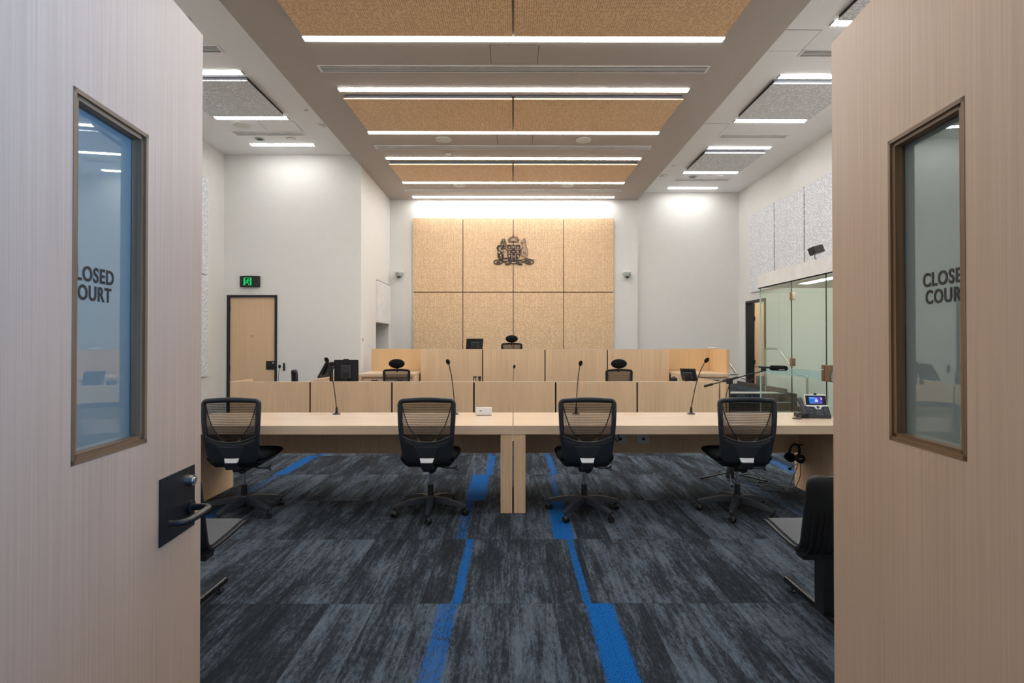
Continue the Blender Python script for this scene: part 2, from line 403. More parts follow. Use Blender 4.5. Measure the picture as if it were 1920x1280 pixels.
# lobby the photograph is taken from
b = MB(); b.box(-3.1, -3.0, -2.7, .5, 0, 2.9); b.box(-3.1, 3.1, -2.8, -2.7, 0, 2.9)
b.box(2.0, 2.1, -2.7, -1.3, 0, 2.9); b.box(2.0, 2.1, -.1, .5, 0, 2.9); b.box(2.0, 2.1, -1.3, -.1, 0, 1.6); b.box(2.0, 2.1, -1.3, -.1, 2.7, 2.9)  # unseen window opening added for the blue tint on the left door
struct('wall_lobby', b, WALL, 'pale lobby walls behind the camera with a made-up window for the blue fill', 'wall')
struct('ceiling', MB().box(-3.1, 3.1, -2.8, .5, 2.9, 3.0), CEIL, 'low lobby ceiling outside the courtroom', 'ceiling')
# passage behind the right wall doorway
b = MB(); b.box(7.4, 7.5, 11.6, 13.8, .45, 2.9); b.box(XR+.15, 7.5, 13.6, 13.7, .45, 2.9); b.box(XR+.15, 7.5, 11.5, 11.6, .45, 2.9)
struct('wall_passage', b, WALL, 'pale walls of the passage seen through the right doorway', 'wall')
struct('ceiling', MB().box(XR+.15, 7.5, 11.5, 13.7, 2.9, 3.0), CEIL, 'passage ceiling seen through the right doorway', 'ceiling')
struct('floor', MB().box(XR+.15, 7.5, 11.5, 13.7, .35, .45), CARPET, 'carpet of the passage behind the right doorway', 'floor')
pl = thing('ceiling_light', 'glowing ceiling light in the passage behind the right doorway', 'ceiling light', (6.4, 12.5, 2.9))
MB().box(-.5, .5, -.35, .35, -.03, 0).build('frame', WHITEP, pl); MB().box(-.47, .47, -.32, .32, -.034, -.0301).build('diffuser', ROOMLIGHT, pl)
# raised platform and stairs
struct('floor', MB().box(XI, XR, 10.84, YB+.17, 0, .45), CARPET, 'raised carpeted platform behind the judge bench', 'floor')
SX0, SX1 = 4.06, 5.42
st = thing('stairs', 'short flight of dark carpeted stairs with pale nosings beside the judge bench', 'stairs', (0, 0, 0), kind=None)
MB().box(SX0, SX1, 10.28, 10.835, 0, .15).box(SX0, SX1, 10.56, 10.835, .15, .30).build('treads', STEP, st)
for i, (y, z) in enumerate(((10.28, .15), (10.56, .30), (10.84, .45))):
    MB().box(SX0, SX1-.02, y-.018, y+.045, z-.004, z+.012).build('nosing', NOSING, st)
b = MB()
for i in range(44):
    for j in range(7):
        x = SX0+.06+i*.0295; y = 10.93+j*.05
        b.cyl((x, y, .451), (x, y, .457), .0155, .011, 8)
b.box(SX0+.03, SX1-.05, 10.90, 11.26, .4505, .4515)
tag(b.build('tactile_mat', TACT), 'pale studded tactile strip at the top of the stairs', 'tactile strip')
b = MB()
b.prism([(13.15, .45), (13.15, .55), (10.80, .55), (10.80, .40), (10.50, .40), (10.50, .25), (10.22, .25), (10.22, .10), (9.0, .10), (9.0, 0), (10.84, 0), (10.84, .45)], SX1, SX1+.03, 'yz')
b.box(SX1+.03, XR-.004, 9.0, 10.82, 0, .09)
b.build('stringer', STEP, st)

# ------------------------------------------------------------------ entrance door leaves
def lock_cyl(b, x, y, z, s):
    b.cyl((x, y, z), (x, y-s*.012, z), .016, .015, 20); b.cyl((x, y-s*.012, z), (x, y-s*.016, z), .010, .009, 16)
def leaf(name, label, hx, hy, ang, s, tx0, handle):
    L, T, H = 1.0, .05, 2.4
    d = thing(name, label, 'door', (hx, hy, 0), ang, kind='structure')
    def bx(b, x0, x1, d0, d1, z0, z1):
        ya, yb = sorted((s*d0, s*d1)); return b.box(x0, x1, ya, yb, z0, z1)
    wx0, wx1, wz0, wz1 = .447, .713, 1.210, 1.985
    b = MB(); bx(b, 0, wx0, 0, T, .008, H); bx(b, wx1, L, 0, T, .008, H); bx(b, wx0, wx1, 0, T, .008, wz0); bx(b, wx0, wx1, 0, T, wz1, H)
    b.build('leaf', DOORW, d)
    e = .010; b = MB()
    bx(b, wx0, wx0+e, -.001, T+.001, wz0, wz1); bx(b, wx1-e, wx1, -.001, T+.001, wz0, wz1)
    bx(b, wx0+e, wx0+e+.012, .004, .026, wz0+e, wz1-e); bx(b, wx1-e-.012, wx1-e, .004, .026, wz0+e, wz1-e)
    b.build('window_bead', OAK, d)
    b = MB(); bx(b, wx0, wx1, -.001, T+.001, wz0, wz0+e); bx(b, wx0, wx1, -.001, T+.001, wz1-e, wz1)
    bx(b, wx0+e, wx1-e, .004, .026, wz0+e, wz0+e+.010); bx(b, wx0+e, wx1-e, .004, .026, wz1-e-.010, wz1-e)
    b.build('window_bead', OAKX, d)
    g = bx(MB(), wx0+e, wx1-e, .028, .036, wz0+e, wz1-e).build('glass_pane', DGLASS, d); g['label'] = 'frosted glass pane with black lettering'
    for i, (t, z) in enumerate((('CLOSED', 1.596), ('COURT', 1.5545))):
        Mx = Matrix.Translation((tx0, s*.0272, z)) @ (Matrix.Rotation(PI, 4, 'Z') if s < 0 else Matrix()) @ Matrix.Rotation(PI/2, 4, 'X')
        text_mesh(t, .0455, .0012, .158 if i == 0 else .140, Mx, 'lettering', BLACKM, g)
    if handle:
        p = bx(MB(), .770, .955, -.004, 0, .925, 1.102).build('lock_plate', BLACKM, d); p['label'] = 'black square lock plate'
        b = MB(); lock_cyl(b, .925, -s*.004, 1.062, s); b.build('key_cylinder', STEEL, p)
        zh = .985; y = lambda q: -s*q
        b = MB(); b.cyl((.925, y(.004), zh), (.925, y(.012), zh), .020, .020, 20)
        pts = [(.925, y(.006), zh), (.925, y(.040), zh), (.922, y(.053), zh), (.912, y(.061), zh), (.895, y(.064), zh), (.84, y(.064), zh), (.80, y(.062), zh), (.785, y(.056), zh), (.777, y(.045), zh), (.775, y(.022), zh)]
        b.tube(pts, .0095, 12); b.build('lever_handle', BLACKM, p)
    b = MB()
    for z in (.25, 1.2, 2.15): b.cyl((-.004, s*.004, z-.05), (-.004, s*.004, z+.05), .007, .007, 12)
    b.build('hinge', STEEL, d)
    return d
phL = math.atan2(1, -.094); phR = math.atan2(1, .0765)
leaf('door_1', 'open entrance door leaf at the left, with black lock plate and lever handle', -.792-.094*.663, .663, phL, +1, .547, True)
leaf('door_2', 'open entrance door leaf at the right, plain wood without handle in view', .870+.0765*.700, .700, phR, -1, .545, False)

# ------------------------------------------------------------------ exit door in the far left wall
d = thing('door_3', 'closed wooden door in black frame under the green exit sign', 'door', ((dx0+dx1)/2, YL, 0), kind='structure')
hw = (dx1-dx0)/2; b = MB(); fw = .045
b.box(-hw, -hw+fw, -.02, .1, 0, dz); b.box(hw-fw, hw, -.02, .1, 0, dz); b.box(-hw+fw, hw-fw, -.02, .1, dz-fw, dz)
b.build('door_frame', BLACKM, d)
MB().box(-hw+fw+.004, hw-fw-.004, .02, .065, .01, dz-fw-.004).build('door_leaf', DOORFAR, d)
p = MB().box(.27, .445, .012, .02, .93, 1.105).build('lock_plate', BLACKM, d)
MB().cyl((.415, .012, 1.065), (.415, .002, 1.065), .014, .014).build('key_cylinder', STEEL, p)
b = MB(); b.tube([(.41, .012, .985), (.41, -.04, .985), (.395, -.052, .985), (.33, -.052, .985), (.31, -.04, .985), (.31, -.01, .985)], .008, 8); b.build('lever_handle', BLACKM, p)
for z in (.95, 2.15): MB().cyl((-hw+fw, .012, z-.06), (-hw+fw, .012, z+.06), .012).build('hinge', BLACKM, d)
b = MB()
for i in range(6): b.box(.0-.05+i*.012, -.05+i*.012+.008, .0185, .02, 1.605, 1.617)
for i in range(4): b.box(-.035+i*.012, -.035+i*.012+.008, .0185, .02, 1.578, 1.590)
b.build('door_lettering', plain('grey print', (.28, .22, .16), .6), d)
# exit sign
s_ = thing('exit_sign', 'black box sign with glowing green running figure above the wooden door', 'exit sign', ((470.5-962)*YL/FPX, YL, EYE+(643-527.5)*YL/FPX/1))
b = MB(); n = 16
poly = [(-.195, 0), (-.195, -.05)] + [(-.195+.39*i/n, -.05-.035*math.sin(PI*i/n)) for i in range(1, n)] + [(.195, -.05), (.195, 0)]
b.prism(poly, -.115, .105, 'xy'); b.build('housing', BLACK, s_, bevel=.006)
b = MB(); y0, y1 = -.088, -.0835
b.box(-.10, -.068, y0, y1, -.085, .065); b.box(.028, .055, y0, y1, -.085, .065); b.box(-.068, .028, y0, y1, .058, .065)
b.cyl((-.008, y0, .035), (-.008, y1, .035), .013, .013, 12)
for a, c, r in (((-.010, .02), (-.030, -.03), .012), ((-.03, -.03), (-.065, -.045), .008), ((-.025, -.03), (0, -.055), .008), ((0, -.055), (.006, -.085), .007), ((-.01, .015), (.012, -.008), .006), ((.012, -.008), (.026, -.005), .005), ((-.015, .02), (-.04, .012), .006), ((-.04, .012), (-.05, -.01), .005)):
    b.tube([(a[0], y0+.002, a[1]), (c[0], y0+.002, c[1])], r, 6)
b.build('pictogram', GREEN, s_)
# card reader, switches
o = MB().box(-.017, .017, -.025, 0, -.075, .075).build('card_reader', BLACK, None, bevel=.004, loc=((534-962)*YL/FPX, YL, .99)); tag(o, 'black upright card reader on the wall right of the wooden door', 'card reader')
o = thing('light_switch', 'small wall switch with dark rocker on the recess side wall', 'switch', (XI, (XI*FPX)/(680-962), 1.50))
MB().box(0, .01, -.04, .04, -.06, .08).build('plate', WHITEP, o); MB().box(.01, .014, -.012, .012, -.005, .055).build('rocker', SLATE, o)
o = thing('wall_socket', 'small white socket low beside the square opening of the recess', 'socket', (XI, (XI*FPX)/(693-962), 1.40))
MB().box(0, .01, -.05, .05, -.035, .035).build('plate', WHITEP, o); MB().box(.01, .013, -.01, .01, -.02, -.008).build('slot', SLATE, o)
# white shutter box over the niche
o = thing('shutter_box', 'white square cover panel above the opening in the recess side wall', 'cover panel', (XI, (ny0+ny1)/2, 1.92))
MB().box(0, .05, -.615, .60, 0, .93).build('panel', WHITEP, o, bevel=.004); MB().box(.0, .047, -.615, .60, .932, .94).build('shadow_gap', DARKGAP, o)
# right doorway frame and leaf
d = thing('door_4', 'open wooden door in black frame at the top of the stairs', 'door', (XR, 0, .45), kind='structure')
b = MB(); b.box(-.02, .17, ry1-.05, ry1, 0, 2.02); b.box(-.02, .17, ry0, ry0+.05, 0, 2.02); b.box(-.02, .17, ry0+.05, ry1-.05, 1.97, 2.02)
b.build('door_frame', BLACKM, d)
l = MB().box(.18, 1.05, ry1-.07, ry1-.025, .01, 1.96).build('door_leaf', DOORFAR, d)
MB().box(.20, 1.03, ry1-.073, ry1-.0702, .02, .22).build('kick_plate', STEEL, l)
for z in (.55, 1.6): MB().cyl((.175, ry1-.075, z-.05), (.175, ry1-.075, z+.05), .012).build('hinge', BLACKM, l)

# ------------------------------------------------------------------ ceiling fittings
def linear_light(x0, x1, y, zc, label, wid=.095, group=None):
    t = thing('linear_light', label, 'ceiling light', ((x0+x1)/2, y, zc), group=group); h = (x1-x0)/2; q = wid/2
    b = MB(); b.box(-h-.012, h+.012, -q-.006, -q, -.003, 0); b.box(-h-.012, h+.012, q, q+.006, -.003, 0); b.box(-h-.016, -h, -q, q, -.016, 0); b.box(h, h+.016, -q, q, -.016, 0)
    b.build('trim_frame', GREYP, t); MB().box(-h, h, -q, q, -.009, 0).build('diffuser', LIGHT, t); return t
cl = [(6.30, 'longest glowing linear light, just behind the frontmost wood ceiling panels'), (7.57, 'glowing linear light just in front of the second pair of wood ceiling panels'),
      (9.12, 'glowing linear light just behind the second pair of wood ceiling panels'), (10.40, 'glowing linear light just in front of the rearmost pair of wood ceiling panels'),
      (11.98, 'glowing linear light just behind the rearmost pair of wood ceiling panels'), (13.16, 'glowing linear light nearest the back wall, above the wood wall panels')]
for y, l in cl: linear_light(-2.43, 2.45, y, ZC, l, group='long linear lights of the dropped ceiling')
for y in (4.74, 3.42, 1.9): linear_light(-2.43, 2.45, y, ZC, 'long linear light in the dropped ceiling, nearer the entrance than the view', group='long linear lights out of view')
ll = [(7.56, 'short glowing light in the left ceiling in front of the white perforated panel'), (9.09, 'short glowing light in the left ceiling behind the white perforated panel'), (10.33, 'short glowing light in the left ceiling nearest the far wall')]
for y, l in ll: linear_light(-4.98, -3.775, y, ZS, l, group='short linear lights of the left ceiling')
rl = [(6.355, 'short glowing light in the right ceiling, frontmost and cut off by the right door'), (7.64, 'short light in front of the larger looking white perforated panel, right ceiling'), (9.18, 'short glowing light behind the larger white perforated panel of the right ceiling'),
      (10.45, 'short glowing light in front of the smaller white perforated panel of the right ceiling'), (11.98, 'short glowing light behind the smaller white perforated panel of the right ceiling'), (13.17, 'short glowing light of the right ceiling nearest the far wall')]
for y, l in rl: linear_light(3.76, 4.96, y, ZS, l, group='short linear lights of the right ceiling')
for x0, x1 in ((-4.98, -3.775), (3.76, 4.96)):
    for y in ((6.3, 4.8, 3.4, 1.9) if x0 < 0 else (4.8, 3.4, 1.9)): linear_light(x0, x1, y, ZS, 'short linear light in a side ceiling in front of the view', group='short linear lights out of view')
for x in (-1.4,): linear_light(x-.6, x+.6, -1.2, 2.9, 'added linear light in the unseen lobby ceiling behind the camera', group='added lobby lights out of view')  # invented lamp, brightens the door faces from the lobby side
def vent(x0, x1, y, wy, zc, label, ns=3, group=None):
    t = thing('air_vent', label, 'air vent', ((x0+x1)/2, y, zc), group=group); h = (x1-x0)/2; q = wy/2
    b = MB(); f = .017; b.box(-h, h, -q, -q+f, -.012, 0); b.box(-h, h, q-f, q, -.012, 0); b.box(-h, -h+f*1.5, -q+f, q-f, -.012, 0); b.box(h-f*1.5, h, -q+f, q-f, -.012, 0)
    b.build('frame', WHITEP, t); MB().box(-h+f, h-f, -q+f, q-f, -.002, 0).build('cavity', DARKGAP, t)
    for i in range(ns-1):
        yy = -q+f+(2*q-2*f)*(i+1)/ns; MB().box(-h+f, h-f, yy-.006, yy+.006, -.011, -.0025).build('slat', WHITEP, t)
    return t
G = 'long slot vents of the dropped ceiling'
vent(-2.50, 2.52, 6.99, .17, ZC, 'long slot air vent in the dropped ceiling in front of the second wood panels', 4, G)
vent(-2.49, 2.49, 9.80, .17, ZC, 'long slot air vent between the second and the rearmost wood ceiling panels', 4, G)
vent(-2.50, 2.50, 12.56, .17, ZC, 'long slot air vent between the rearmost wood ceiling panels and the back wall', 4, G)
G = 'short slot vents of the side ceilings'
vent(-5.02, -3.74, 6.95, .17, ZS, 'short slot air vent at the front of the left ceiling, beside the left door', 4, G)
vent(-5.02, -3.76, 9.77, .16, ZS, 'short slot air vent in the left ceiling near the far wall', 4, G)
vent(3.73, 5.0, 7.02, .17, ZS, 'short slot air vent in the right ceiling nearest the camera', 4, G)
vent(3.75, 5.0, 9.85, .16, ZS, 'short slot air vent between the two white perforated panels of the right ceiling', 4, G)
vent(3.75, 5.0, 12.5, .16, ZS, 'short slot air vent in the right ceiling nearest the far wall', 4, G)
def cpanel(x0, x1, y0, y1, zn, zf, mat, label, group, zc, edge):
    t = thing('ceiling_panel', label, 'ceiling panel', ((x0+x1)/2, (y0+y1)/2, zc), group=group); h = (x1-x0)/2; q = (y1-y0)/2
    th = .014
    b = MB(); vs = [(-h, -q, zn-zc), (h, -q, zn-zc), (h, q, zf-zc), (-h, q, zf-zc)]; vs += [(x, y, z+th) for x, y, z in vs]
    b._add(vs, [(0, 3, 2, 1), (4, 5, 6, 7), (0, 1, 5, 4), (1, 2, 6, 5), (2, 3, 7, 6), (3, 0, 4, 7)]); b.build('board', mat, t)
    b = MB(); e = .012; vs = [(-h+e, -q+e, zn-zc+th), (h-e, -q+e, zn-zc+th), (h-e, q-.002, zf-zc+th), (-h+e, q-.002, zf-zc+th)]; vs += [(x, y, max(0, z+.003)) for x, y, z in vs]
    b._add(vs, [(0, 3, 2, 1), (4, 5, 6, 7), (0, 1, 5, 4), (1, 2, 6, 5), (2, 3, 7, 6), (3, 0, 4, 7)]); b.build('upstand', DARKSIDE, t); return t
G = 'perforated wood ceiling panels'
for (ya, yb, nm) in ((4.92, 6.22, 'frontmost'), (7.72, 9.03, 'second'), (10.56, 11.88, 'rearmost')):
    for (xa, xb, sd) in ((-2.41, -.012, 'left'), (.012, 2.43, 'right')):
        cpanel(xa, xb, ya, yb, EYE+3.47, EYE+3.525, PERFC, f'{sd} perforated wood panel of the {nm} pair under the dropped ceiling', G, ZC, None)
G = 'white perforated ceiling panels'
cpanel(-4.96, -3.76, 7.68, 8.90, EYE+3.705, EYE+3.715, PERFG, 'white perforated panel hung under the left ceiling', G, ZS, None)
cpanel(3.74, 4.94, 4.9, 6.22, EYE+3.70, EYE+3.71, PERFG, 'white perforated panel at the very top right, mostly cut off by the door', G, ZS, None)
cpanel(3.72, 4.93, 7.72, 8.96, EYE+3.70, EYE+3.71, PERFG, 'larger looking white perforated panel under the right ceiling', G, ZS, None)
cpanel(3.74, 4.92, 10.56, 11.70, EYE+3.70, EYE+3.71, PERFG, 'smaller looking white perforated panel under the right ceiling near the far wall', G, ZS, None)
def disc(x, y, zc, r, h, mat, name, label, cat, group=None, ring=None):
    t = thing(name, label, cat, (x, y, zc), group=group)
    b = MB(); b.lathe([(r, 0), (r, -h*.6), (r*.92, -h), (.0001, -h)], seg=28); b.build('cover', mat, t)
    if ring: b = MB(); b.lathe([(r*.6, -h), (r*.6, -h-.004), (.0001, -h-.004)], seg=24); b.build('centre', ring, t)
    return t
G = 'round ceiling speakers'
disc(-1.21, 9.44, ZC, .14, .010, SPEAK, 'ceiling_speaker', 'round speaker in the dropped ceiling, left one in front of the rearmost wood panels', 'speaker', G)
disc(1.23, 9.46, ZC, .14, .010, SPEAK, 'ceiling_speaker', 'round speaker in the dropped ceiling, right one in front of the rearmost wood panels', 'speaker', G)
disc(-1.21, 12.2, ZC, .14, .010, SPEAK, 'ceiling_speaker', 'round speaker in the dropped ceiling, left one behind the rearmost wood panels', 'speaker', G)
disc(1.23, 12.2, ZC, .14, .010, SPEAK, 'ceiling_speaker', 'round speaker in the dropped ceiling, right one behind the rearmost wood panels', 'speaker', G)
disc(-4.70, 9.41, ZS, .15, .010, SPEAK, 'ceiling_speaker', 'round grey-green speaker in the left ceiling', 'speaker', G)
disc(-4.68, 10.03, ZS, .085, .012, GREYP, 'downlight', 'dark round downlight in the left ceiling', 'downlight', ring=BLACK)
disc(4.07, 12.27, ZS, .095, .012, GREYP, 'downlight', 'dark round downlight in the right ceiling', 'downlight', ring=BLACK)
disc(-4.10, 10.03, ZS, .085, .018, WHITEP, 'ceiling_sensor', 'pale round ceiling sensor beside the dark downlight of the left ceiling', 'sensor')
disc(4.65, 12.25, ZS, .09, .018, WHITEP, 'ceiling_sensor', 'pale round ceiling sensor beside the dark downlight of the right ceiling', 'sensor')
disc(-3.34, 9.41, ZS, .085, .035, WHITEP, 'smoke_detector', 'white round smoke detector at the edge of the left ceiling', 'smoke detector', ring=WHITEP)
disc(3.40, 12.2, ZS, .09, .035, WHITEP, 'smoke_detector', 'white round smoke detector at the edge of the right ceiling', 'smoke detector', ring=WHITEP)
disc(-3.35, 8.78, ZS, .03, .03, WHITEP, 'sprinkler', 'tiny round sprinkler head in the left ceiling', 'sprinkler')
disc(3.40, 11.5, ZS, .03, .03, WHITEP, 'sprinkler', 'tiny round sprinkler head in the right ceiling', 'sprinkler')
o = MB().box(-.05, .05, -.035, .035, -.03, 0).build('ceiling_sensor', WHITEP, loc=(-1.21, 10.12, ZC), bevel=.004); tag(o, 'small white box sensor in the dropped ceiling near the left speaker', 'sensor')
def hatch(x0, x1, y0, y1, zc, mat, label):
    t = thing('access_hatch', label, 'access hatch', ((x0+x1)/2, (y0+y1)/2, zc)); h = (x1-x0)/2; q = (y1-y0)/2
    MB().box(-h, h, -q, q, -.0012, 0).build('gap', DARKGAP, t); MB().box(-h+.006, h-.006, -q+.006, q-.006, -.003, -.0012).build('lid', mat, t)
hatch(-.28, .31, 6.43, 6.86, ZC, CEILC, 'flush access hatch between the frontmost light and long vent')
hatch(-.28, .34, 9.25, 9.68, ZC, CEILC, 'flush access hatch between the two round speakers of the dropped ceiling')
hatch(3.12, 3.72, 6.5, 6.98, ZS, CEIL, 'flush access hatch in the right ceiling near the frontmost vent')
hatch(3.12, 3.72, 9.3, 9.80, ZS, CEIL, 'flush access hatch in the right ceiling beside its second vent')
hatch(-4.35, -3.74, 9.22, 9.66, ZS, CEIL, 'flush access hatch in the left ceiling behind the short light')

# ------------------------------------------------------------------ wall panels
G = 'perforated wood wall panels'
xs = [(-2.465, -1.245), (-1.225, -.005), (.015, 1.235), (1.255, 2.475)]
cn = ['leftmost column', 'second column from the left', 'third column from the left', 'rightmost column']
for r_, (z0, z1) in enumerate(((2.72, 4.53), (.88, 2.70))):
    for i, (xa, xb) in enumerate(xs):
        t = thing('wall_panel', f'perforated wood wall panel, {"upper" if r_ == 0 else "lower"} row, {cn[i]}', 'wall panel', ((xa+xb)/2, YB, (z0+z1)/2), group=G)
        h = (xb-xa)/2; v = (z1-z0)/2
        MB().box(-h, h, -.055, -.035, -v, v).build('board', PERFW, t, bevel=.003)
        MB().box(-h-(.010 if i else -.02), h+(.010 if i < 3 else -.02), -.035, -.001, -v-(.010 if not r_ else -.02), v+(.010 if r_ else -.02)).build('batten', GAPW, t)
G = 'white perforated acoustic panels'
for i, (ya, yb) in enumerate(((11.68, 12.85), (10.47, 11.64), (9.26, 10.43))):
    t = thing('acoustic_panel', 'white perforated acoustic panel on the right wall, ' + ('farthest of three', 'middle one of three', 'nearest of three, behind the camera box')[i], 'acoustic panel', (XR, (ya+yb)/2, 3.565), group=G)
    h = (yb-ya)/2; MB().box(-.045, -.02, -h, h, -.915, .915).build('board', PERFS, t, bevel=.002); MB().box(-.02, 0, -h+.03, h-.03, -.88, .88).build('batten', DARKGAP, t)
for i, (za, zb) in enumerate(((2.745, 4.56), (.84, 2.725))):
    t = thing('acoustic_panel', 'white perforated acoustic panel on the left wall, ' + ('upper one', 'lower one')[i], 'acoustic panel', (XL, 9.64, (za+zb)/2), group=G)
    v = (zb-za)/2; MB().box(.02, .045, -.61, .61, -v, v).build('board', PERFS, t, bevel=.002); MB().box(0, .02, -.58, .58, -v+.03, v-.03).build('batten', DARKGAP, t)

# ------------------------------------------------------------------ crest
cr = thing('coat_of_arms', 'bronze coat of arms with sun, shield, lion and kangaroo on the wood wall panels', 'coat of arms', (.0145, YB-.056, 3.735))
S_ = 1/1216
def q_(p): return ((p[0]-850)*S_, (640-p[1])*S_)
def poly(b, pts, y0, y1): b.prism([q_(p) for p in pts], -y1, -y0, 'xz')
OVN = [0]
def ov(b, cx, cy, rx, ry, y0, y1, rot=0, n=20):
    OVN[0] += 1; y1 = y1 + .0004*(OVN[0] % 9)
    c, s = math.cos(R(rot)), math.sin(R(rot)); pts = []
    for i in range(n):
        a = 2*PI*i/n; x, y = rx*math.cos(a), ry*math.sin(a); pts.append((cx+x*c-y*s, cy+x*s+y*c))
    poly(b, pts, y0, y1)
def stroke(b, pts, r, y):
    b.tube([(q_(p)[0], -y, q_(p)[1]) for p in pts], [k*S_ for k in r] if isinstance(r, (list, tuple)) else r*S_, 8)
b = MB(); poly(b, [(652, 470), (1048, 470), (1045, 800), (1010, 870), (940, 915), (850, 940), (760, 915), (690, 870), (655, 800)], 0, .02); b.build('shield', BRONZE, cr)
b = MB()
for x in (797, 905): stroke(b, [(x, 472), (x, 615)], 8, .022); stroke(b, [(x, 735), (x, 915)], 8, .022)
for y in (618, 728): stroke(b, [(658, y), (797, y)], 8, .022); stroke(b, [(905, y), (1042, y)], 8, .022)
for c in ((848, 540), (720, 680), (970, 680), (850, 820)): ov(b, c[0], c[1], 29, 29, .02, .032)
ov(b, 850, 682, 40, 18, .02, .03); ov(b, 720, 555, 22, 42, .02, .025, 20); ov(b, 975, 560, 30, 34, .02, .025); ov(b, 720, 800, 26, 34, .02, .025); ov(b, 985, 810, 22, 42, .02, .025, -20)
b.build('shield_cross', GOLD, cr)
b = MB(); pts = [(850+85*math.cos(PI*i/16), 362-85*math.sin(PI*i/16)) for i in range(17)]; poly(b, pts, 0, .03); b.build('rising_sun', GOLD, cr)
b = MB()
for i in range(13):
    a = PI*(i+.15)/12.3; stroke(b, [(850+102*math.cos(a), 362-102*math.sin(a)), (850+178*math.cos(a), 352-172*math.sin(a))], [9, 6], .012)
stroke(b, [(688, 390), (1008, 390)], 9, .018); b.build('sun_rays', BRONZE, cr)
b = MB()  # lion
ov(b, 548, 360, 62, 72, .01, .05); ov(b, 545, 440, 92, 100, 0, .035); ov(b, 455, 600, 95, 120, 0, .03, -20); ov(b, 440, 720, 75, 120, 0, .03, 10)
stroke(b, [(560, 540), (620, 580), (665, 608)], [26, 20, 14], .025); stroke(b, [(480, 740), (540, 790), (520, 860), (580, 880)], [40, 28, 20, 12], .02)
stroke(b, [(410, 760), (400, 830), (440, 885), (500, 885)], [38, 26, 20, 12], .02); stroke(b, [(380, 640), (345, 560), (390, 490), (430, 510)], [10, 12, 14, 18], .015)
b.build('lion', BRONZE, cr)
b = MB(); ov(b, 537, 338, 6, 6, .05, .0625); ov(b, 560, 338, 6, 6, .05, .0625); ov(b, 548, 368, 12, 7, .05, .0625); ov(b, 1140, 352, 6, 6, .03, .042); b.build('eyes', BRONZE, cr)
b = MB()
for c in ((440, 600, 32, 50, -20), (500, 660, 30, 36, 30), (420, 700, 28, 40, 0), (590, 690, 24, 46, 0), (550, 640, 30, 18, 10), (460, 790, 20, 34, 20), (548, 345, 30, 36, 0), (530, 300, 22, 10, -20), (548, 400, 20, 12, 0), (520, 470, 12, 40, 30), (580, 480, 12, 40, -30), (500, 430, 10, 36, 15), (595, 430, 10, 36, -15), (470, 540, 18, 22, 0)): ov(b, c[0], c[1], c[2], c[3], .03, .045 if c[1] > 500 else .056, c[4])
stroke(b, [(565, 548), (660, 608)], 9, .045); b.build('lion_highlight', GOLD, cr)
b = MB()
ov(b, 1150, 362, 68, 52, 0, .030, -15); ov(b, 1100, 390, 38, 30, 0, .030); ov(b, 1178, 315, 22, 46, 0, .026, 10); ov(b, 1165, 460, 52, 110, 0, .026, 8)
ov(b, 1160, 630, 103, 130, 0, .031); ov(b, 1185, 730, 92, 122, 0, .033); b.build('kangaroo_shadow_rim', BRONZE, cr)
b = MB()  # kangaroo
ov(b, 1150, 362, 58, 42, 0, .035, -15); ov(b, 1100, 390, 30, 22, 0, .035); ov(b, 1178, 315, 14, 38, 0, .03, 10); ov(b, 1165, 460, 42, 100, 0, .03, 8)
ov(b, 1160, 630, 92, 120, 0, .035); ov(b, 1185, 730, 80, 110, .01, .045)
stroke(b, [(1140, 540), (1070, 570), (1035, 600)], [26, 18, 12], .03); stroke(b, [(1190, 820), (1160, 880), (1080, 905), (1000, 915)], [32, 20, 16, 10], .03)
stroke(b, [(1200, 820), (1280, 875), (1380, 905), (1510, 905)], [34, 22, 14, 8], .02); stroke(b, [(1090, 700), (1100, 800), (1140, 860)], 14, .03)
b.build('kangaroo', GOLD, cr)
b = MB(); pts = [(1175+60*math.exp(-i*.09)*math.cos(i*.5), 720+70*math.exp(-i*.09)*math.sin(i*.5)) for i in range(16)]
stroke(b, pts, 7, .048); stroke(b, [(1250, 600), (1262, 720), (1215, 840)], 8, .03); stroke(b, [(1080, 600), (1075, 760), (1130, 850)], 7, .035); b.build('kangaroo_outline', BRONZE, cr)
b = MB()  # scroll
up = [(480, 905), (560, 860), (640, 850), (720, 880), (790, 925), (850, 938), (910, 930), (990, 905), (1080, 900), (1160, 880), (1230, 895)]
dn = [(1240, 975), (1160, 985), (1080, 1010), (980, 1032), (850, 1042), (720, 1032), (620, 1010), (540, 985), (480, 975)]
poly(b, up+dn, 0, .028)
for cx, sg in ((385, 1), (1320, -1)):
    pts = [(cx+128*math.cos(a)*1.0, 985+62*math.sin(a)) for a in [2*PI*i/20 for i in range(20)]]
    b.tube([(q_(p)[0], -.018, q_(p)[1]) for p in pts], 15*S_, 8, closed=True); ov(b, cx+sg*10, 990, 60, 22, 0, .02)
for sx in (665, 1040): ov(b, sx, 1060, 75, 20, 0, .022)
b.build('scroll', BRONZE, cr)
b = MB()
for x0, x1, y in ((545, 680, 925), (1090, 1200, 930), (640, 700, 990), (790, 920, 1000), (1010, 1080, 975)): stroke(b, [(x0, y+6), ((x0+x1)/2, y+12), (x1, y+6)], 20, .022)
stroke(b, [(980, 910), (1100, 905), (1190, 880)], 10, .034); b.build('scroll_highlight', GOLD, cr)

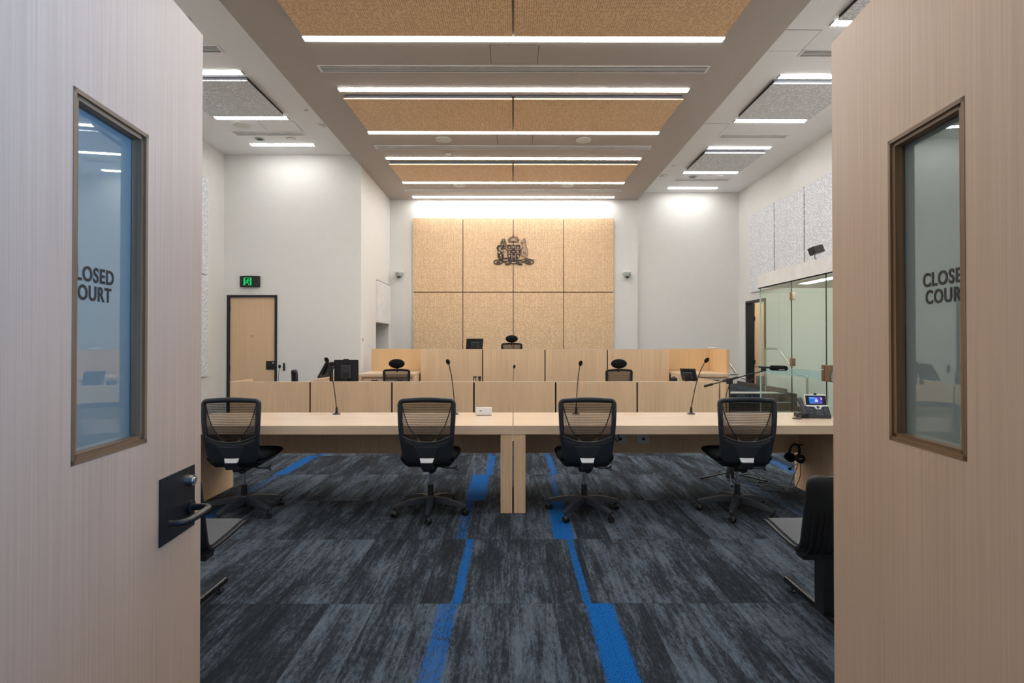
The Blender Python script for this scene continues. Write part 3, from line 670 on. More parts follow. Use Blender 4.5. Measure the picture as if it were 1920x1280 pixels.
# security cameras on the back wall
def seccam(x, z, y, label):
    t = thing('security_camera', label, 'security camera', (x, y, z), group='security cameras on the back wall')
    MB().box(-.10, .10, -.03, 0, .03, .10).build('bracket', WHITEP, t, bevel=.008)
    MB().lathe([(.085, .05), (.09, .0), (.075, -.05), (.045, -.075), (.0001, -.08)], (0, -.10, 0)).build('dome_housing', GREYP, t)
    MB().ell((0, -.12, -.05), (.05, .05, .045)).build('lens_dome', SLATE, t)
seccam((750-962)*YB/FPX, EYE+128*YB/FPX, YB, 'small grey security camera on the back wall left of the wood panels')
seccam((1175-962)*YB/FPX, EYE+128*YB/FPX, YB, 'small grey security camera on the back wall right of the wood panels')

# ------------------------------------------------------------------ judge bench
jb = thing('judge_bench', 'high light wood judge bench in front of the perforated wall panels', 'bench', (0, 10.46, 0))
JT = 1.343
jx = [-1.785, -.585, .615, 1.815, 3.015]
for i in range(4): MB().box(jx[i]+.011, jx[i+1]-.011, 0, .03, .02, JT-.012).build('front_panel', DESKV, jb)
MB().box(jx[0]+.02, jx[4]-.02, .03, .05, .02, JT-.012).build('dark_backing', DARKGAP, jb)
MB().box(jx[0], jx[4], 0, .055, JT-.012, JT).build('top_edge', DESKX, jb)
for x in (jx[0], jx[4]-.03): MB().box(x, x+.03, .055, .53, .45 if False else .02, JT).build('side_panel', WARM, jb) if False else MB().box(x, x+.03, .055, .375, .02, JT).build('side_panel', WARM, jb)
MB().box(jx[0]+.04, jx[4]-.04, .055, .80, 1.13, 1.165).build('worktop', DESKX, jb)
for x in (jx[0]+.04, .60, jx[4]-.07): MB().box(x, x+.03, .39, .78, .452, 1.13).build('support', DESKV, jb)
# credenzas beside the judge bench
def credenza(xa, xb, label, side):
    t = thing('credenza', label, 'credenza', ((xa+xb)/2, 9.95, 0), group='wood credenzas beside the judge bench'); h = (xb-xa)/2
    MB().box(-h, h, 0, 1.02, .862, .90).build('worktop', DESKX, t)
    b = MB(); b.box(-h, -h+.09, .01, .49, 0, .862); b.box(h-.04, h, .01, .49, 0, .862); b.box(-h+.09, h-.04, .45, .49, 0, .862); b.box(-h+.09, h-.04, .01, .03, .835, .862)
    b.build('carcass', DESKV, t)
    n = 2; wd = (2*h-.13)/n
    for i in range(n):
        x0 = -h+.09+i*wd
        dr = MB().box(x0+.004, x0+wd-.004, .045, .07, .62, .828).build('drawer', DESKX, t)
        MB().box(x0+wd/2-.06, x0+wd/2+.06, .03, .045, .77, .785).build('handle', SLATE, dr)
        dr = MB().box(x0+.004, x0+wd-.004, .045, .07, .02, .612).build('door', DESKV, t)
    MB().box(-h, h, 1.045, 1.075, .455, JT).build('back_panel', WARM, t)
    if side > 0: MB().box(h, h+.055, .15, .88, 0, JT).box(h, h+.055, .89, 1.09, .455, JT).build('side_panel', WARM, t)
    return t
credenza(-2.86, -1.80, 'low wood credenza with drawers left of the judge bench, behind the headrest chair', -1)
credenza(3.03, 3.97, 'low wood credenza with drawers right of the judge bench, beside the stairs', 1)
# handrails
def rail(pts, label, posts):
    t = thing('handrail', label, 'handrail'); MB().tube(pts, .021, 12).build('rail', STEEL, t)
    for p in posts: MB().cyl(p[0], p[1], .021).build('post', STEEL, t)
rail([(5.28, 11.35, 1.32), (5.28, 11.32, 1.345), (5.28, 11.28, 1.35), (5.28, 10.88, 1.35), (5.28, 10.80, 1.34), (5.28, 10.72, 1.30), (5.28, 10.14, .90), (5.28, 10.06, .875), (5.28, 9.98, .87), (5.28, 9.80, .87), (5.28, 9.76, .865), (5.28, 9.74, .84)],
     'brushed steel handrail right of the stairs, seen through the glass', [((5.28, 11.35, .45), (5.28, 11.35, 1.325)), ((5.28, 9.74, 0), (5.28, 9.74, .845))])
rail([(4.06, 11.3, 1.35), (4.2, 11.2, 1.35), (4.2, 11.0, 1.33), (4.2, 10.78, 1.19), (4.2, 10.25, .905), (4.2, 10.17, .885), (4.19, 10.14, .88), (4.15, 10.13, .88), (4.03, 10.13, .88)],
     'brushed steel handrail left of the stairs, fixed to the wood end panel', [])

# ------------------------------------------------------------------ clerk counter (middle row)
CT = .895; CY = 8.0
cc = thing('clerk_counter', 'long low light wood counter between the front desks and the judge bench', 'counter', (0, CY, 0))
cx = [-4.16, -2.98, -1.78, -.575, .627, 1.827, 3.04]
for i in range(6): MB().box(cx[i]+.012, cx[i+1]-.012, 0, .03, .02, CT-.012).build('front_panel', DESKV, cc)
MB().box(cx[0]+.02, cx[6]-.02, .03, .045, .02, CT-.012).build('dark_backing', DARKGAP, cc)
MB().box(cx[0], 3.125, 0, .05, CT-.012, CT).build('top_edge', DESKX, cc)
MB().box(3.05, 3.125, .0, .03, .0, CT-.012).build('end_strip', DESKV, cc)
MB().box(3.09, 3.125, .03, 1.55, .0, CT-.03).box(2.99, 3.02, .05, 1.0, 0, CT).build('return_panel', DESKY, cc)
MB().box(-3.07, -3.03, .05, 1.75, 0, CT).build('return_panel', DESKY, cc)
MB().box(-4.16, -4.10, .05, .60, 0, CT).build('return_panel', DESKY, cc)
MB().box(cx[0]+.07, 2.98, .05, .85, .69, .72).build('worktop', DESKX, cc)
for x in (-1.79, -.60, .61, 1.81): MB().box(x, x+.03, .05, .7, 0, .69).build('support', DESKV, cc)

# ------------------------------------------------------------------ front desks (bar table)
DY0, DY1, DZ = 4.683, 5.575, .75
def desk(xa, xb, label, flaps, sockets):
    t = thing('lawyer_desk', label, 'desk', ((xa+xb)/2, DY0, 0), group='long wood desks in the front row'); h = (xb-xa)/2
    MB().box(-h, h, 0, DY1-DY0, DZ-.075, DZ).build('tabletop', DESKX, t, bevel=.0015)
    e = .1
    inset_l = .003 if xa > -1 else .09; inset_r = .003 if xb < 1 else .09
    for x0 in (-h+inset_l, h-inset_r-e): MB().box(x0, x0+e, .004, DY1-DY0-.01, 0, DZ-.075).build('end_panel', DESKV, t)
    m0, m1 = -h+inset_l+e, h-inset_r-e
    m = MB().box(m0, m1, .80, .825, .355, DZ-.075).build('modesty_panel', DESKV, t)
    for f in flaps:
        MB().box(f-.10-(xa+xb)/2, f+.10-(xa+xb)/2, .70, .79, DZ, DZ+.0015).build('cable_flap', DESKY, t)
    for s in sockets:
        q = s-(xa+xb)/2; pl = MB().box(q-.06, q+.06, .79, .80, .455, .54).build('power_outlet', WHITEP, t); pl['label'] = 'grey double power outlet plate'
        MB().cyl((q, .79, .4975), (q, .785, .4975), .014).build('outlet_hole', BLACK, pl)
    return t
desk(-3.04, -.004, 'left front desk, long light wood table with open knee space', (-1.98,), ())
dr_ = desk(.004, 3.07, 'right front desk, long light wood table carrying the telephone', (1.17,), (1.08, 1.31))
b = MB(); b.tube([(1.05-1.537, .775, .67), (1.05-1.537, .77, .56), (1.06-1.537, .772, .50), (1.075-1.537, .785, .48)], .005, 6)
b.tube([(1.02-1.537, .775, .60), (1.01-1.537, .77, .52), (1.04-1.537, .772, .47), (1.06-1.537, .78, .49)], .005, 6); b.build('hanging_cable', BLACK, dr_)

# white socket box on the desk
t = thing('desk_socket_box', 'small white box with a dark port, standing on the left desk', 'socket box', (-.288, 5.36, DZ))
Mx = Matrix.Rotation(R(-12), 4, 'X')
MB().box(-.078, .078, -.02, .02, .0, .078, Mx).build('housing', WHITEP, t, bevel=.004); MB().box(-.04, -.02, -.0215, -.019, .038, .045, Mx).build('port', BLACK, t)
MB().box(-.07, .07, -.02, .045, -.004 if False else 0, .006).build('foot', HINGE, t)

# ------------------------------------------------------------------ gooseneck microphones
def gooseneck(x, y, z, dx, h, label, sc_=1.0, dy=-.03):
    t = thing('gooseneck_microphone', label, 'microphone', (x, y, z), group='gooseneck microphones')
    MB().lathe([(.040, 0), (.040, .004), (.034, .010), (.016, .014), (.012, .030), (.011, .062), (.0075, .070), (.0001, .072)], seg=20).build('base', BLACK, t)
    pts = []
    for i in range(13):
        s = i/12; pts.append((dx*(s**1.0)*.62 + dx*.38*(s**4), dy*s, .06+(h-.10)*s))
    MB().tube(pts, .0048*sc_, 8).build('stem', BLACK, t)
    p = Vector(pts[-1]); q = p + Vector((dx*.22+.0, -.012, .036)).normalized()*.055
    m = Matrix.Translation((p+q)/2 + Vector((0, 0, 0))) @ (q-p).to_track_quat('Z', 'Y').to_matrix().to_4x4()
    MB().ell((0, 0, .004), (.020, .020, .030), m).build('foam_windshield', FABRIC, t)
    return t
gooseneck((632-962)*5.44/FPX, 5.44, DZ, -.075, .555, 'gooseneck microphone on the left desk, leaning left near the leftmost chair')
gooseneck((853-962)*5.44/FPX, 5.44, DZ, -.055, .535, 'gooseneck microphone on the left desk, behind the second chair')
gooseneck((1080-962)*5.44/FPX, 5.44, DZ, .035, .52, 'gooseneck microphone on the right desk, seen through the mesh of the third chair')
gooseneck((1296-962)*5.44/FPX, 5.44, DZ, .125, .555, 'gooseneck microphone on the right desk, leaning right beside the rightmost chair')
gooseneck((961.5-962)*8.5/FPX, 8.5, .72, .02, .385, 'thin gooseneck microphone behind the middle of the clerk counter', .8)
gooseneck((523-962)*8.55/FPX, 8.55, .72, .03, .385, 'thin gooseneck microphone behind the left end of the clerk counter', .8)

# ------------------------------------------------------------------ office chairs
def hwid(z): # outer half width of backrest
    t = (z-.47)/.535
    return .196 + .034*math.sin(min(1, t*1.15)*PI/2) + .006*t
def ysurf(x, z):
    t = (z-.47)/.535
    return -.205 - .055*t - .03*math.sin(PI*min(1, max(0, t))) + .38*x*x
def zarc(u): return .648 + .055*abs(u)**2.4
def make_chair(label, headrest=False):
    t = thing('office_chair', label, 'chair', group='black mesh office chairs')
    # star base
    b = MB()
    b.lathe([(.045, .075), (.050, .10), (.048, .135), (.034, .15), (.034, .155), (.0001, .156)], seg=20)
    cast = []
    for k in range(5):
        a = PI/2 + 2*PI*k/5; d = Vector((math.cos(a), math.sin(a), 0)); n = Vector((-d.y, d.x, 0)); vs = []
        for r_, zc, hh, wv in ((.03, .118, .026, .032), (.12, .116, .024, .030), (.22, .100, .020, .026), (.30, .084, .013, .021), (.325, .080, .010, .016)):
            for sx, sz in ((-1, -1), (1, -1), (.75, 1), (-.75, 1)): vs.append(d*r_ + n*wv*sx + Vector((0, 0, zc+hh*sz)))
        fs = [(i*4+j, i*4+(j+1) % 4, (i+1)*4+(j+1) % 4, (i+1)*4+j) for i in range(4) for j in range(4)] + [(3, 2, 1, 0), (16, 17, 18, 19)]
        b._add(vs, fs); cast.append((d*.308, a))
    b.build('star_base', NAVY if not headrest else BLACK, t, bevel=.003)
    for c, a in cast:
        b = MB(); b.cyl((c.x, c.y, .045), (c.x, c.y, .078), .009); th = a+1.1
        ax = Vector((-math.sin(th), math.cos(th), 0)); o_ = Vector((math.cos(th), math.sin(th), 0))*.012
        for s in (-1, 1): b.cyl(c+o_+ax*s*.006+Vector((0, 0, .027)), c+o_+ax*s*.026+Vector((0, 0, .027)), .027, .023, 20)
        b.ell(c+o_+Vector((0, 0, .034)), (.022, .022, .024)); b.build('castor', BLACK, t)
    b = MB(); b.cyl((0, 0, .10), (0, 0, .245), .026, .024).cyl((0, 0, .05), (0, 0, .10), .024); b.build('column_sleeve', BLACK, t)
    MB().cyl((0, 0, .245), (0, 0, .40), .0135).build('gas_lift', CHROME, t)
    # mechanism
    b = MB(); b.box(-.055, .055, -.10, .12, .372, .418); b.box(-.09, .09, -.05, .10, .40, .425); b.cyl((.02, -.10, .385), (.02, .02, .385), .028)
    b.build('tilt_mechanism', BLACK, t, bevel=.006)
    b = MB(); b.tube([(.05, .0, .405), (.10, -.01, .392), (.14, -.02, .388), (.185, -.02, .388)], .005, 8); b.tube([(.185, -.02, .388), (.205, -.02, .388), (.222, -.02, .395), (.228, -.02, .41)], .008, 8)
    b.tube([(.205, -.02, .386), (.222, -.02, .372), (.235, -.02, .366), (.225, -.02, .385)], .006, 8); b.build('lever', SLATE, t)
    # seat cushion
    b = MB(); nu, nv = 14, 14; vs = []
    def sz(u, v, top):
        e = max(abs(u), abs(v)); k = max(0, 1-e**8)**.45; dome = (1-u*u)*(1-v*v); wz = .014*max(0, v)**2
        if top: return .505 + .036*k + .010*dome - wz
        return .505 - .034*k - .014*dome
    def sxy(u, v):
        s = 1 - .06*abs(v*u)**3; x = u*.248*s*(1-.04*max(0, -v)); y = v*.24*s + .045; return x, y
    N = (nu+1)*(nv+1)
    for top in (1, 0):
        for j in range(nv+1):
            for i in range(nu+1):
                u, v = math.sin(PI/2*(-1+2*i/nu)), math.sin(PI/2*(-1+2*j/nv)); x, y = sxy(u, v); vs.append((x, y, sz(u, v, top)))
    fs = []
    for j in range(nv):
        for i in range(nu):
            a = j*(nu+1)+i; fs.append((a, a+1, a+nu+2, a+nu+1)); fs.append((N+a, N+a+nu+1, N+a+nu+2, N+a+1))
    b._add(vs, fs); bmesh.ops.remove_doubles(b.bm, verts=b.bm.verts, dist=.0005); b.build('seat', FABRIC, t, angle=80)
    b = MB(); b._add([(-.17, -.15, .425), (.17, -.15, .425), (.17, .22, .425), (-.17, .22, .425), (-.22, -.18, .475), (.22, -.18, .475), (.22, .26, .475), (-.22, .26, .475)],
         [(0, 3, 2, 1), (4, 5, 6, 7), (0, 1, 5, 4), (1, 2, 6, 5), (2, 3, 7, 6), (3, 0, 4, 7)]); b.build('seat_pan', BLACK, t, bevel=.01)
    # back frame: sweep
    path = []
    nz = 8
    for i in range(nz): z = .655 + (.955-.655)*i/(nz-1); path.append((-hwid(z)+.017, z))
    x1 = hwid(.97)-.017-0
    for i in range(1, 6):
        a = PI - PI/2*i/5; path.append((-x1+.030+.030*math.cos(a), .957+.032*math.sin(a)))
    for i in range(1, 10):
        s = i/10; path.append((-x1+.030+(2*x1-.06)*s, .989+.010*math.sin(PI*s)))
    full = path + [(-x, z) for x, z in reversed(path[:nz+5])]
    # dedupe
    b = MB(); vs = []; m = len(full)
    for i, (x, z) in enumerate(full):
        xa, za = full[max(0, i-1)]; xb, zb = full[min(m-1, i+1)]
        tx, tz = xb-xa, zb-za; L = math.hypot(tx, tz) or 1; nx, nz_ = -tz/L, tx/L   # outward
        wv = .019
        for (o1, oy) in ((-1, .010), (-.6, .016), (.6, .016), (1, .006), (1, -.010), (.55, -.018), (-.55, -.016), (-1, -.006)):
            px, pz = x+nx*wv*o1, z+nz_*wv*o1; vs.append((px, ysurf(px, pz)+oy, pz))
    fs = [(i*8+j, i*8+(j+1) % 8, (i+1)*8+(j+1) % 8, (i+1)*8+j) for i in range(m-1) for j in range(8)] + [tuple(range(8)), tuple(range(m*8-1, m*8-9, -1))]
    b._add(vs, fs); b.build('back_frame', NAVY if not headrest else BLACK, t, angle=50)
    # lower shell
    def sh(u, v):
        zt = zarc(u); zb = .470 + .045*abs(u)**9
        z = zb + (zt-zb)*v; x = u*hwid(z); return (x, ysurf(x, z)+.012, z)
    b = MB(); b.slab(sh, 24, 10, lambda u, v: .030-.012*max(abs(u)**6, (2*v-1)**6)); b.build('back_shell', NAVY, t, angle=50)
    b = MB(); b.tube([(u*hwid(zarc(u))*.93, ysurf(u*hwid(zarc(u)), zarc(u))-.014, zarc(u)+.003) for u in [-.98+1.96*i/24 for i in range(25)]], .007, 8); b.build('shell_rim', SLATE, t)
    # mesh fabric, and perforated side wings
    def vline(z): # half width of the clear mesh
        T = ((.60, .060), (.65, .072), (.70, .095), (.78, .147), (.88, .182), (.96, .202), (1.1, .21))
        for (a, p), (c, q) in zip(T, T[1:]):
            if z <= c: return p + (q-p)*max(0, z-a)/(c-a)
        return .21
    def mf(u, v):
        z0 = zarc(u)-.005; z = z0 + (.982-z0)*v; x = u*min(vline(z), hwid(z)-.03); return (x, ysurf(x, z)+.010, z)
    b = MB(); b.slab(mf, 16, 16, .003); b.build('back_mesh', MESHF, t, angle=80)
    for s in (-1, 1):
        def wf(u, v, s=s):
            z = .66 + (.93-.66)*v; a = min(vline(z), hwid(z)-.03); c = hwid(z)-.026; x = s*(a+(c-a)*(u+1)/2); return (x, ysurf(x, z)+.004, z)
        b = MB(); b.slab(wf, 4, 14, .004); b.build('side_mesh', MESHD, t, angle=80)
        pts = [(s*(min(vline(z), hwid(z)-.03)), ysurf(vline(z), z)+.002, z) for z in [.64+.31*i/14 for i in range(15)]]
        b = MB(); b.tube(pts, .0045, 6); b.build('back_rib', BLACK, t)
    # spine, silver plate and lug
    def tz(z0, z1, w0, w1, off, th, nm, mt):
        def f(u, v): z = z0+(z1-z0)*v; x = u*(w0+(w1-w0)*v); return (x, ysurf(0, z)+off+.2*x*x, z)
        b = MB(); b.slab(f, 8, 6, th); return b.build(nm, mt, t, bevel=.002)
    tz(.53, .615, .064, .105, -.012, .010, 'spine', SLATE)
    pz = MB(); y5 = ysurf(0, .53)
    pz._add([(-.047, y5-.034, .480), (.047, y5-.034, .480), (.066, y5-.004, .534), (-.066, y5-.004, .534), (-.047, y5+.01, .480), (.047, y5+.01, .480), (.066, y5+.012, .534), (-.066, y5+.012, .534)],
        [(0, 1, 2, 3), (7, 6, 5, 4), (0, 4, 5, 1), (1, 5, 6, 2), (2, 6, 7, 3), (3, 7, 4, 0)]); pz.build('silver_plate', SILVER, t, bevel=.003)
    b = MB(); b._add([(-.049, -.272, .484), (.049, -.272, .484), (.045, -.245, .425), (-.045, -.245, .425), (-.050, -.20, .486), (.050, -.20, .486), (.045, -.06, .40), (-.045, -.06, .40), (-.045, -.06, .425), (.045, -.06, .425)],
        [(0, 1, 2, 3), (3, 2, 6, 7), (0, 4, 5, 1), (4, 8, 9, 5), (7, 6, 9, 8), (0, 3, 7, 8, 4), (1, 5, 9, 6, 2)]); b.build('back_bracket', NAVY, t, bevel=.004)
    if headrest:
        b = MB(); b.ell((0, -.255, 1.105), (.14, .045, .082)); b.build('headrest', FABRIC, t)
        b = MB(); b.tube([(0, -.285, .96), (0, -.30, 1.02), (0, -.27, 1.10)], .014, 10); b.build('headrest_stem', BLACK, t)
    return t
DC = 4.70
ch = make_chair('black mesh office chair at the left desk, leftmost of the four front chairs')
ch.location = ((460-962)*DC/FPX, DC, 0); ch.rotation_euler = (0, 0, R(3))
# different spins of the star base are given to the copies
def chair_copy(src, x, y, rz, label, spin, z=0):
    c = dup(src, label, (x, y, z), rz)
    for k in kids(c):
        if k.name.startswith(('star_base', 'castor')):
            k.rotation_euler = (0, 0, spin)
    return c
for k in kids(ch):
    if k.name.startswith(('star_base', 'castor')): k.rotation_euler = (0, 0, R(22))
chair_copy(ch, (808-962)*DC/FPX, DC, R(1), 'black mesh office chair at the left desk, second from the left, beside the middle supports', R(38))
chair_copy(ch, (1095-962)*DC/FPX, DC, R(-1), 'black mesh office chair at the right desk, third from the left', 0)
chair_copy(ch, (1382-962)*DC/FPX, DC, R(-4), 'black mesh office chair at the right desk, rightmost one beside the telephone', R(9))
hc = make_chair('black mesh chair with headrest behind the left part of the clerk counter', True)
hc.location = ((733-962)*8.95/FPX, 9.15, 0); hc.rotation_euler = (0, 0, PI)
dup(hc, 'black mesh chair with headrest behind the right part of the clerk counter', ((1171-962)*8.95/FPX, 9.1, 0), PI+.05)
dup(hc, 'black mesh chair with headrest behind the high judge bench', ((962-962)*11.9/FPX, 11.85, .45), PI+.12)
sc2 = chair_copy(ch, -3.85, 8.95, R(121), 'dark chair back behind the left end of the clerk counter, near the card reader', 0)
for k in kids(sc2):
    if k.name.startswith('back_mesh'): k.data = k.data.copy(); k.data.materials[0] = FABRIC

# ------------------------------------------------------------------ beam seats by the doors
def beam_seat(label, x, y, side):
    t = thing('beam_seat', label, 'waiting chair', (x, y, 0), group='black beam seats beside the entrance doors')
    prof = [(.43, .440), (.41, .452), (.36, .450), (.28, .440), (.18, .430), (.10, .425), (.05, .430), (.018, .450), (.0, .485), (-.012, .54), (-.028, .62), (-.045, .70), (-.060, .78), (-.068, .825)]
    # smooth interpolation
    def P(s):
        s = s*(len(prof)-1); i = min(int(s), len(prof)-2); f = s-i
        p0, p1, p2, p3 = (Vector(prof[max(0, i-1)]), Vector(prof[i]), Vector(prof[i+1]), Vector(prof[min(len(prof)-1, i+2)]))
        return .5*((2*p1)+(p2-p0)*f+(2*p0-5*p1+4*p2-p3)*f*f+(3*p1-p0-3*p2+p3)*f**3)
    def shell(x0, wdt, nm, pr):
        def f(u, v):
            p = P(v); k = 1.0
            e = max(0, (v-.90)/.10); e2 = max(0, (.07-v)/.07)
            k = 1 - .16*e**3 - .05*e2*e2
            hw_ = wdt/2*k
            # raised side lips
            lift = .018*abs(u)**4
            ny, nz = Vector((0, 1)), 0
            d = (P(min(1, v+.01))-P(max(0, v-.01))).normalized(); n = Vector((-d.y, d.x)) # towards sitter? computed below
            n = Vector((d.y, -d.x)) * -1
            q = p - n*lift if False else p + Vector((-d.y, d.x))*(-lift)
            return (x0+u*hw_, q.x, q.y)
        def thk(u, v):
            d = (P(min(1, v+.01))-P(max(0, v-.01))).normalized(); n = Vector((d.y, -d.x))
            k = .022-.010*max(abs(u)**8, abs(2*v-1)**10); return Vector((0, -n.x*k, -n.y*k))*(-1 if False else 1)
        b = MB(); b.slab(f, 20, 40, thk); o = b.build(nm, BLACK, pr, angle=60); return o
    sts = []
    for k in range(2):
        x0 = (.235 if side > 0 else -.235) + side*.50*k
        s_ = shell(x0, .46, 'seat_shell', t)
        # ribs round the bend on the rear face
        b = MB()
        for i in range(15):
            u = -.88+1.76*i/14
            lo_, hi_ = (.36, .80) if abs(u) > .45 else (.36, .60)
            pts = []
            for j in range(14):
                v = lo_+(hi_-lo_)*j/13; p = P(v); d = (P(min(1, v+.01))-P(max(0, v-.01))).normalized(); n = Vector((d.y, -d.x))
                q = p - n*(.020) ; pts.append((x0+u*.225, q.x, q.y))
            b.tube(pts, .0055, 6)
        b.build('rear_ribs', BLACK, s_)
        def padf(u, v, x0=x0):
            p = P(.03+.36*v); return (x0+u*(.200-.0*v), p.x, p.y+.020+.006*(1-max(abs(u)**6, abs(2*v-1)**6)))
        b = MB(); b.slab(padf, 12, 12, lambda u, v: Vector((0, 0, -.018))); o = b.build('seat_pad', PAD, s_, angle=60)
    # beam and pedestal
    bx0, bx1 = (.10, 1.0) if side > 0 else (-1.0, -.10)
    MB().box(bx0, bx1, .16, .24, .335, .395).build('beam', BLACKM, t, bevel=.004)
    px = .235*side
    MB().box(px-.035, px+.035, .155, .245, .05, .345).box(px-.05, px+.05, .10, .30, .395, .418).build('pedestal', BLACKM, t, bevel=.004)
    f = MB().cyl((px, -.14, .048), (px, .60, .048), .021, .021, 20).ell((px, -.14, .048), (.021, .012, .021)).ell((px, .60, .048), (.021, .012, .021)).build('foot_bar', plain('glossy black metal', (.02, .021, .023), .15, .6), t)
    for yy in (-.08, .54): MB().cyl((px, yy, 0), (px, yy, .010), .017).cyl((px, yy, .01), (px, yy, .03), .006).build('levelling_foot', BLACK, f)
    return t
beam_seat('black moulded beam seat with grey pad partly hidden by the right entrance door', 1.405, 2.66, 1)
beam_seat('black moulded beam seat with grey pad peeping out behind the left entrance door', -1.485, 2.66, -1)

# ------------------------------------------------------------------ glass dock
GX = 3.90; GY0, GY1 = 3.2, 8.56; GZ = 2.33
dk = thing('glass_dock', 'green-tinted glass dock with white roof along the right wall', 'glass enclosure', (GX, GY1, 0))
MB().box(-.03, XR-GX-.05, GY0-GY1, .03, GZ, GZ+.20).build('roof', WHITEP, dk)
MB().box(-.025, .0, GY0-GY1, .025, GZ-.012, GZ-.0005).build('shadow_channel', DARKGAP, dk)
ys = [8.55, 7.60, 6.755, 5.8, 4.85, 3.9]
for i in range(5):
    gp = MB().box(-.006, .006, ys[i+1]-GY1+.006, ys[i]-GY1-.004, .02, GZ-.013).build('glass_pane', DOCKGLASS, dk)
    MB().box(-.0075, -.0062, ys[i+1]-GY1+.006, ys[i]-GY1-.004, 1.0, 1.105).build('frosted_band', BAND, gp)
EDGE = plain('dark green glass edge', (.01, .05, .045), .2)
for i in (1, 2): MB().box(-.006, .006, ys[i]-GY1-.004, ys[i]-GY1+.005, .02, GZ-.013).build('glass_edge', EDGE, dk)
MB().box(-.008, .008, -.004, .006, .02, GZ-.013).build('glass_edge', plain('pale green glass edge', (.40, .60, .55), .2), dk)
gp = MB().box(.012, XR-GX-.08, -.006, .006, .02, GZ-.013).build('glass_pane', DOCKGLASS, dk)
for z in (EYE+88*7.6/FPX, EYE-35.5*7.6/FPX):
    MB().box(-.022, .022, ys[1]-GY1-.065, ys[1]-GY1+.012, z-.055, z+.055).build('hinge', HINGE, dk, bevel=.003)
zl = EYE-56*6.755/FPX
lk = MB().box(-.03, .03, ys[2]-GY1-.11, ys[2]-GY1-.006, zl-.105, zl+.10).box(-.03, .03, ys[2]-GY1+.006, ys[2]-GY1+.065, zl-.105, zl+.10).build('lock_case', HINGE, dk, bevel=.003)
MB().cyl((-.03, ys[2]-GY1+.035, zl+.03), (-.045, ys[2]-GY1+.035, zl+.03), .014).build('key_cylinder', STEEL, lk)
dl = thing('linear_light', 'glowing linear light under the roof of the glass dock', 'ceiling light', (4.17, 6.55, GZ))
MB().box(-.075, .075, -1.25, 1.25, -.02, 0).build('trim_frame', WHITEP, dl); MB().box(-.065, .065, -1.24, 1.24, -.023, -.0202).build('diffuser', LIGHT, dl)
bn = thing('dock_bench', 'blue-grey padded bench inside the glass dock', 'bench', (4.9, 6.0, 0))
MB().box(-.25, .50, -1.2, 1.2, .40, .47).build('seat_pad', plain('blue grey vinyl', (.10, .16, .21), .4), bn, bevel=.012); MB().box(-.2, .48, -1.15, 1.15, 0, .40).build('bench_base', STEP, bn)
t = thing('mounted_camera', 'dark rectangular box on a bracket above the glass dock', 'camera', ((1528-962)*7.0/FPX+.03, 7.0, GZ+.20))
Mx = Matrix.Translation((0, 0, .13)) @ Matrix.Rotation(R(20), 4, 'Z') @ Matrix.Rotation(R(-14), 4, 'Y') @ Matrix.Rotation(R(-12), 4, 'X')
MB().box(-.085, .085, -.05, .05, -.05, .05, Mx).build('housing', plain('brown black casing', (.035, .028, .026), .4), t, bevel=.006)
MB().tube([(-.02, 0, .085), (-.015, .0, .02), (.02, 0, .003), (.05, 0, .003)], .010, 8).box(.0, .08, -.03, .03, 0, .008).build('bracket', GREYP, t)

# ------------------------------------------------------------------ things on counters
def monitor(x, y, z, w_, h_, rz, tilt, label, zc=.28, back_arm=True, grp='computer monitors'):
    t = thing('computer_monitor', label, 'monitor', (x, y, z), rz, grp)
    Mx = Matrix.Translation((0, -.03, zc)) @ Matrix.Rotation(tilt, 4, 'X')
    MB().box(-w_/2, w_/2, -.012, .012, -h_/2, h_/2, Mx).build('casing', BLACK, t, bevel=.004)
    MB().box(-w_/2+.012, w_/2-.012, -.0135, -.012, -h_/2+.015, h_/2-.012, Mx).build('screen', SCREEN, t)
    MB().box(-.08, .08, .012, .045, -h_*.28, h_*.28, Mx).build('rear_housing', SLATE, t, bevel=.01)
    b = MB(); b.box(-.03, .03, .02, .05, .01, zc); b.box(-.11, .11, -.08, .12, 0, .012); b.build('stand', BLACK, t, bevel=.004)
    return t
m1 = monitor((649-962)*8.45/FPX, 8.45, .72, .375, .37, PI, R(-2), 'black upright computer monitor seen from behind on the left of the clerk counter', .295)
MB().box(-.04, .04, -.03, 0, .47, .495).build('webcam', BLACK, m1)
m2 = monitor((618-962)*8.42/FPX, 8.42, .72, .34, .27, R(180+80), R(-30), 'thin tilted monitor seen edge-on, left of the upright black monitor', .33)
m3 = monitor((890-962)*10.8/FPX, 10.85, 1.165, .34, .26, PI+.25, R(-24), 'tilted black monitor standing on the judge bench', .265)
m4 = monitor((1290-962)*8.5/FPX, 8.5, .72, .25, .21, PI-.75, R(-24), 'tilted small monitor seen from behind on the right of the clerk counter', .245)
t = thing('desk_device', 'small black puck-shaped device left of the tilted small monitor', 'device', ((1263.5-962)*8.45/FPX, 8.45, .72))
MB().lathe([(.055, 0), (.055, .16), (.050, .20), (.035, .212), (.0001, .215)]).build('body', BLACK, t); MB().cyl((0, 0, .21), (0, 0, .222), .02).build('button', SLATE, t)
for i, (px, ln, ti) in enumerate(((887, .235, .012), (891.5, .24, .006), (896.5, .235, .010), (899.5, .225, 0), (902.5, .235, -.012))):
    t = thing('upright_rod', 'short black upright rod behind the clerk counter, ' + ('leftmost of five', 'second from the left of five', 'third from the left of five', 'fourth from the left of five', 'rightmost of five')[i], 'rod', ((px-962)*8.3/FPX, 8.3, .72), group='short black rods behind the clerk counter')
    MB().cyl((0, 0, 0), (ti, 0, ln-.03), .006).build('stem', BLACK, t); MB().cyl((ti, 0, ln-.03), (ti*1.1, 0, ln), .011).build('tip', BLACK, t)

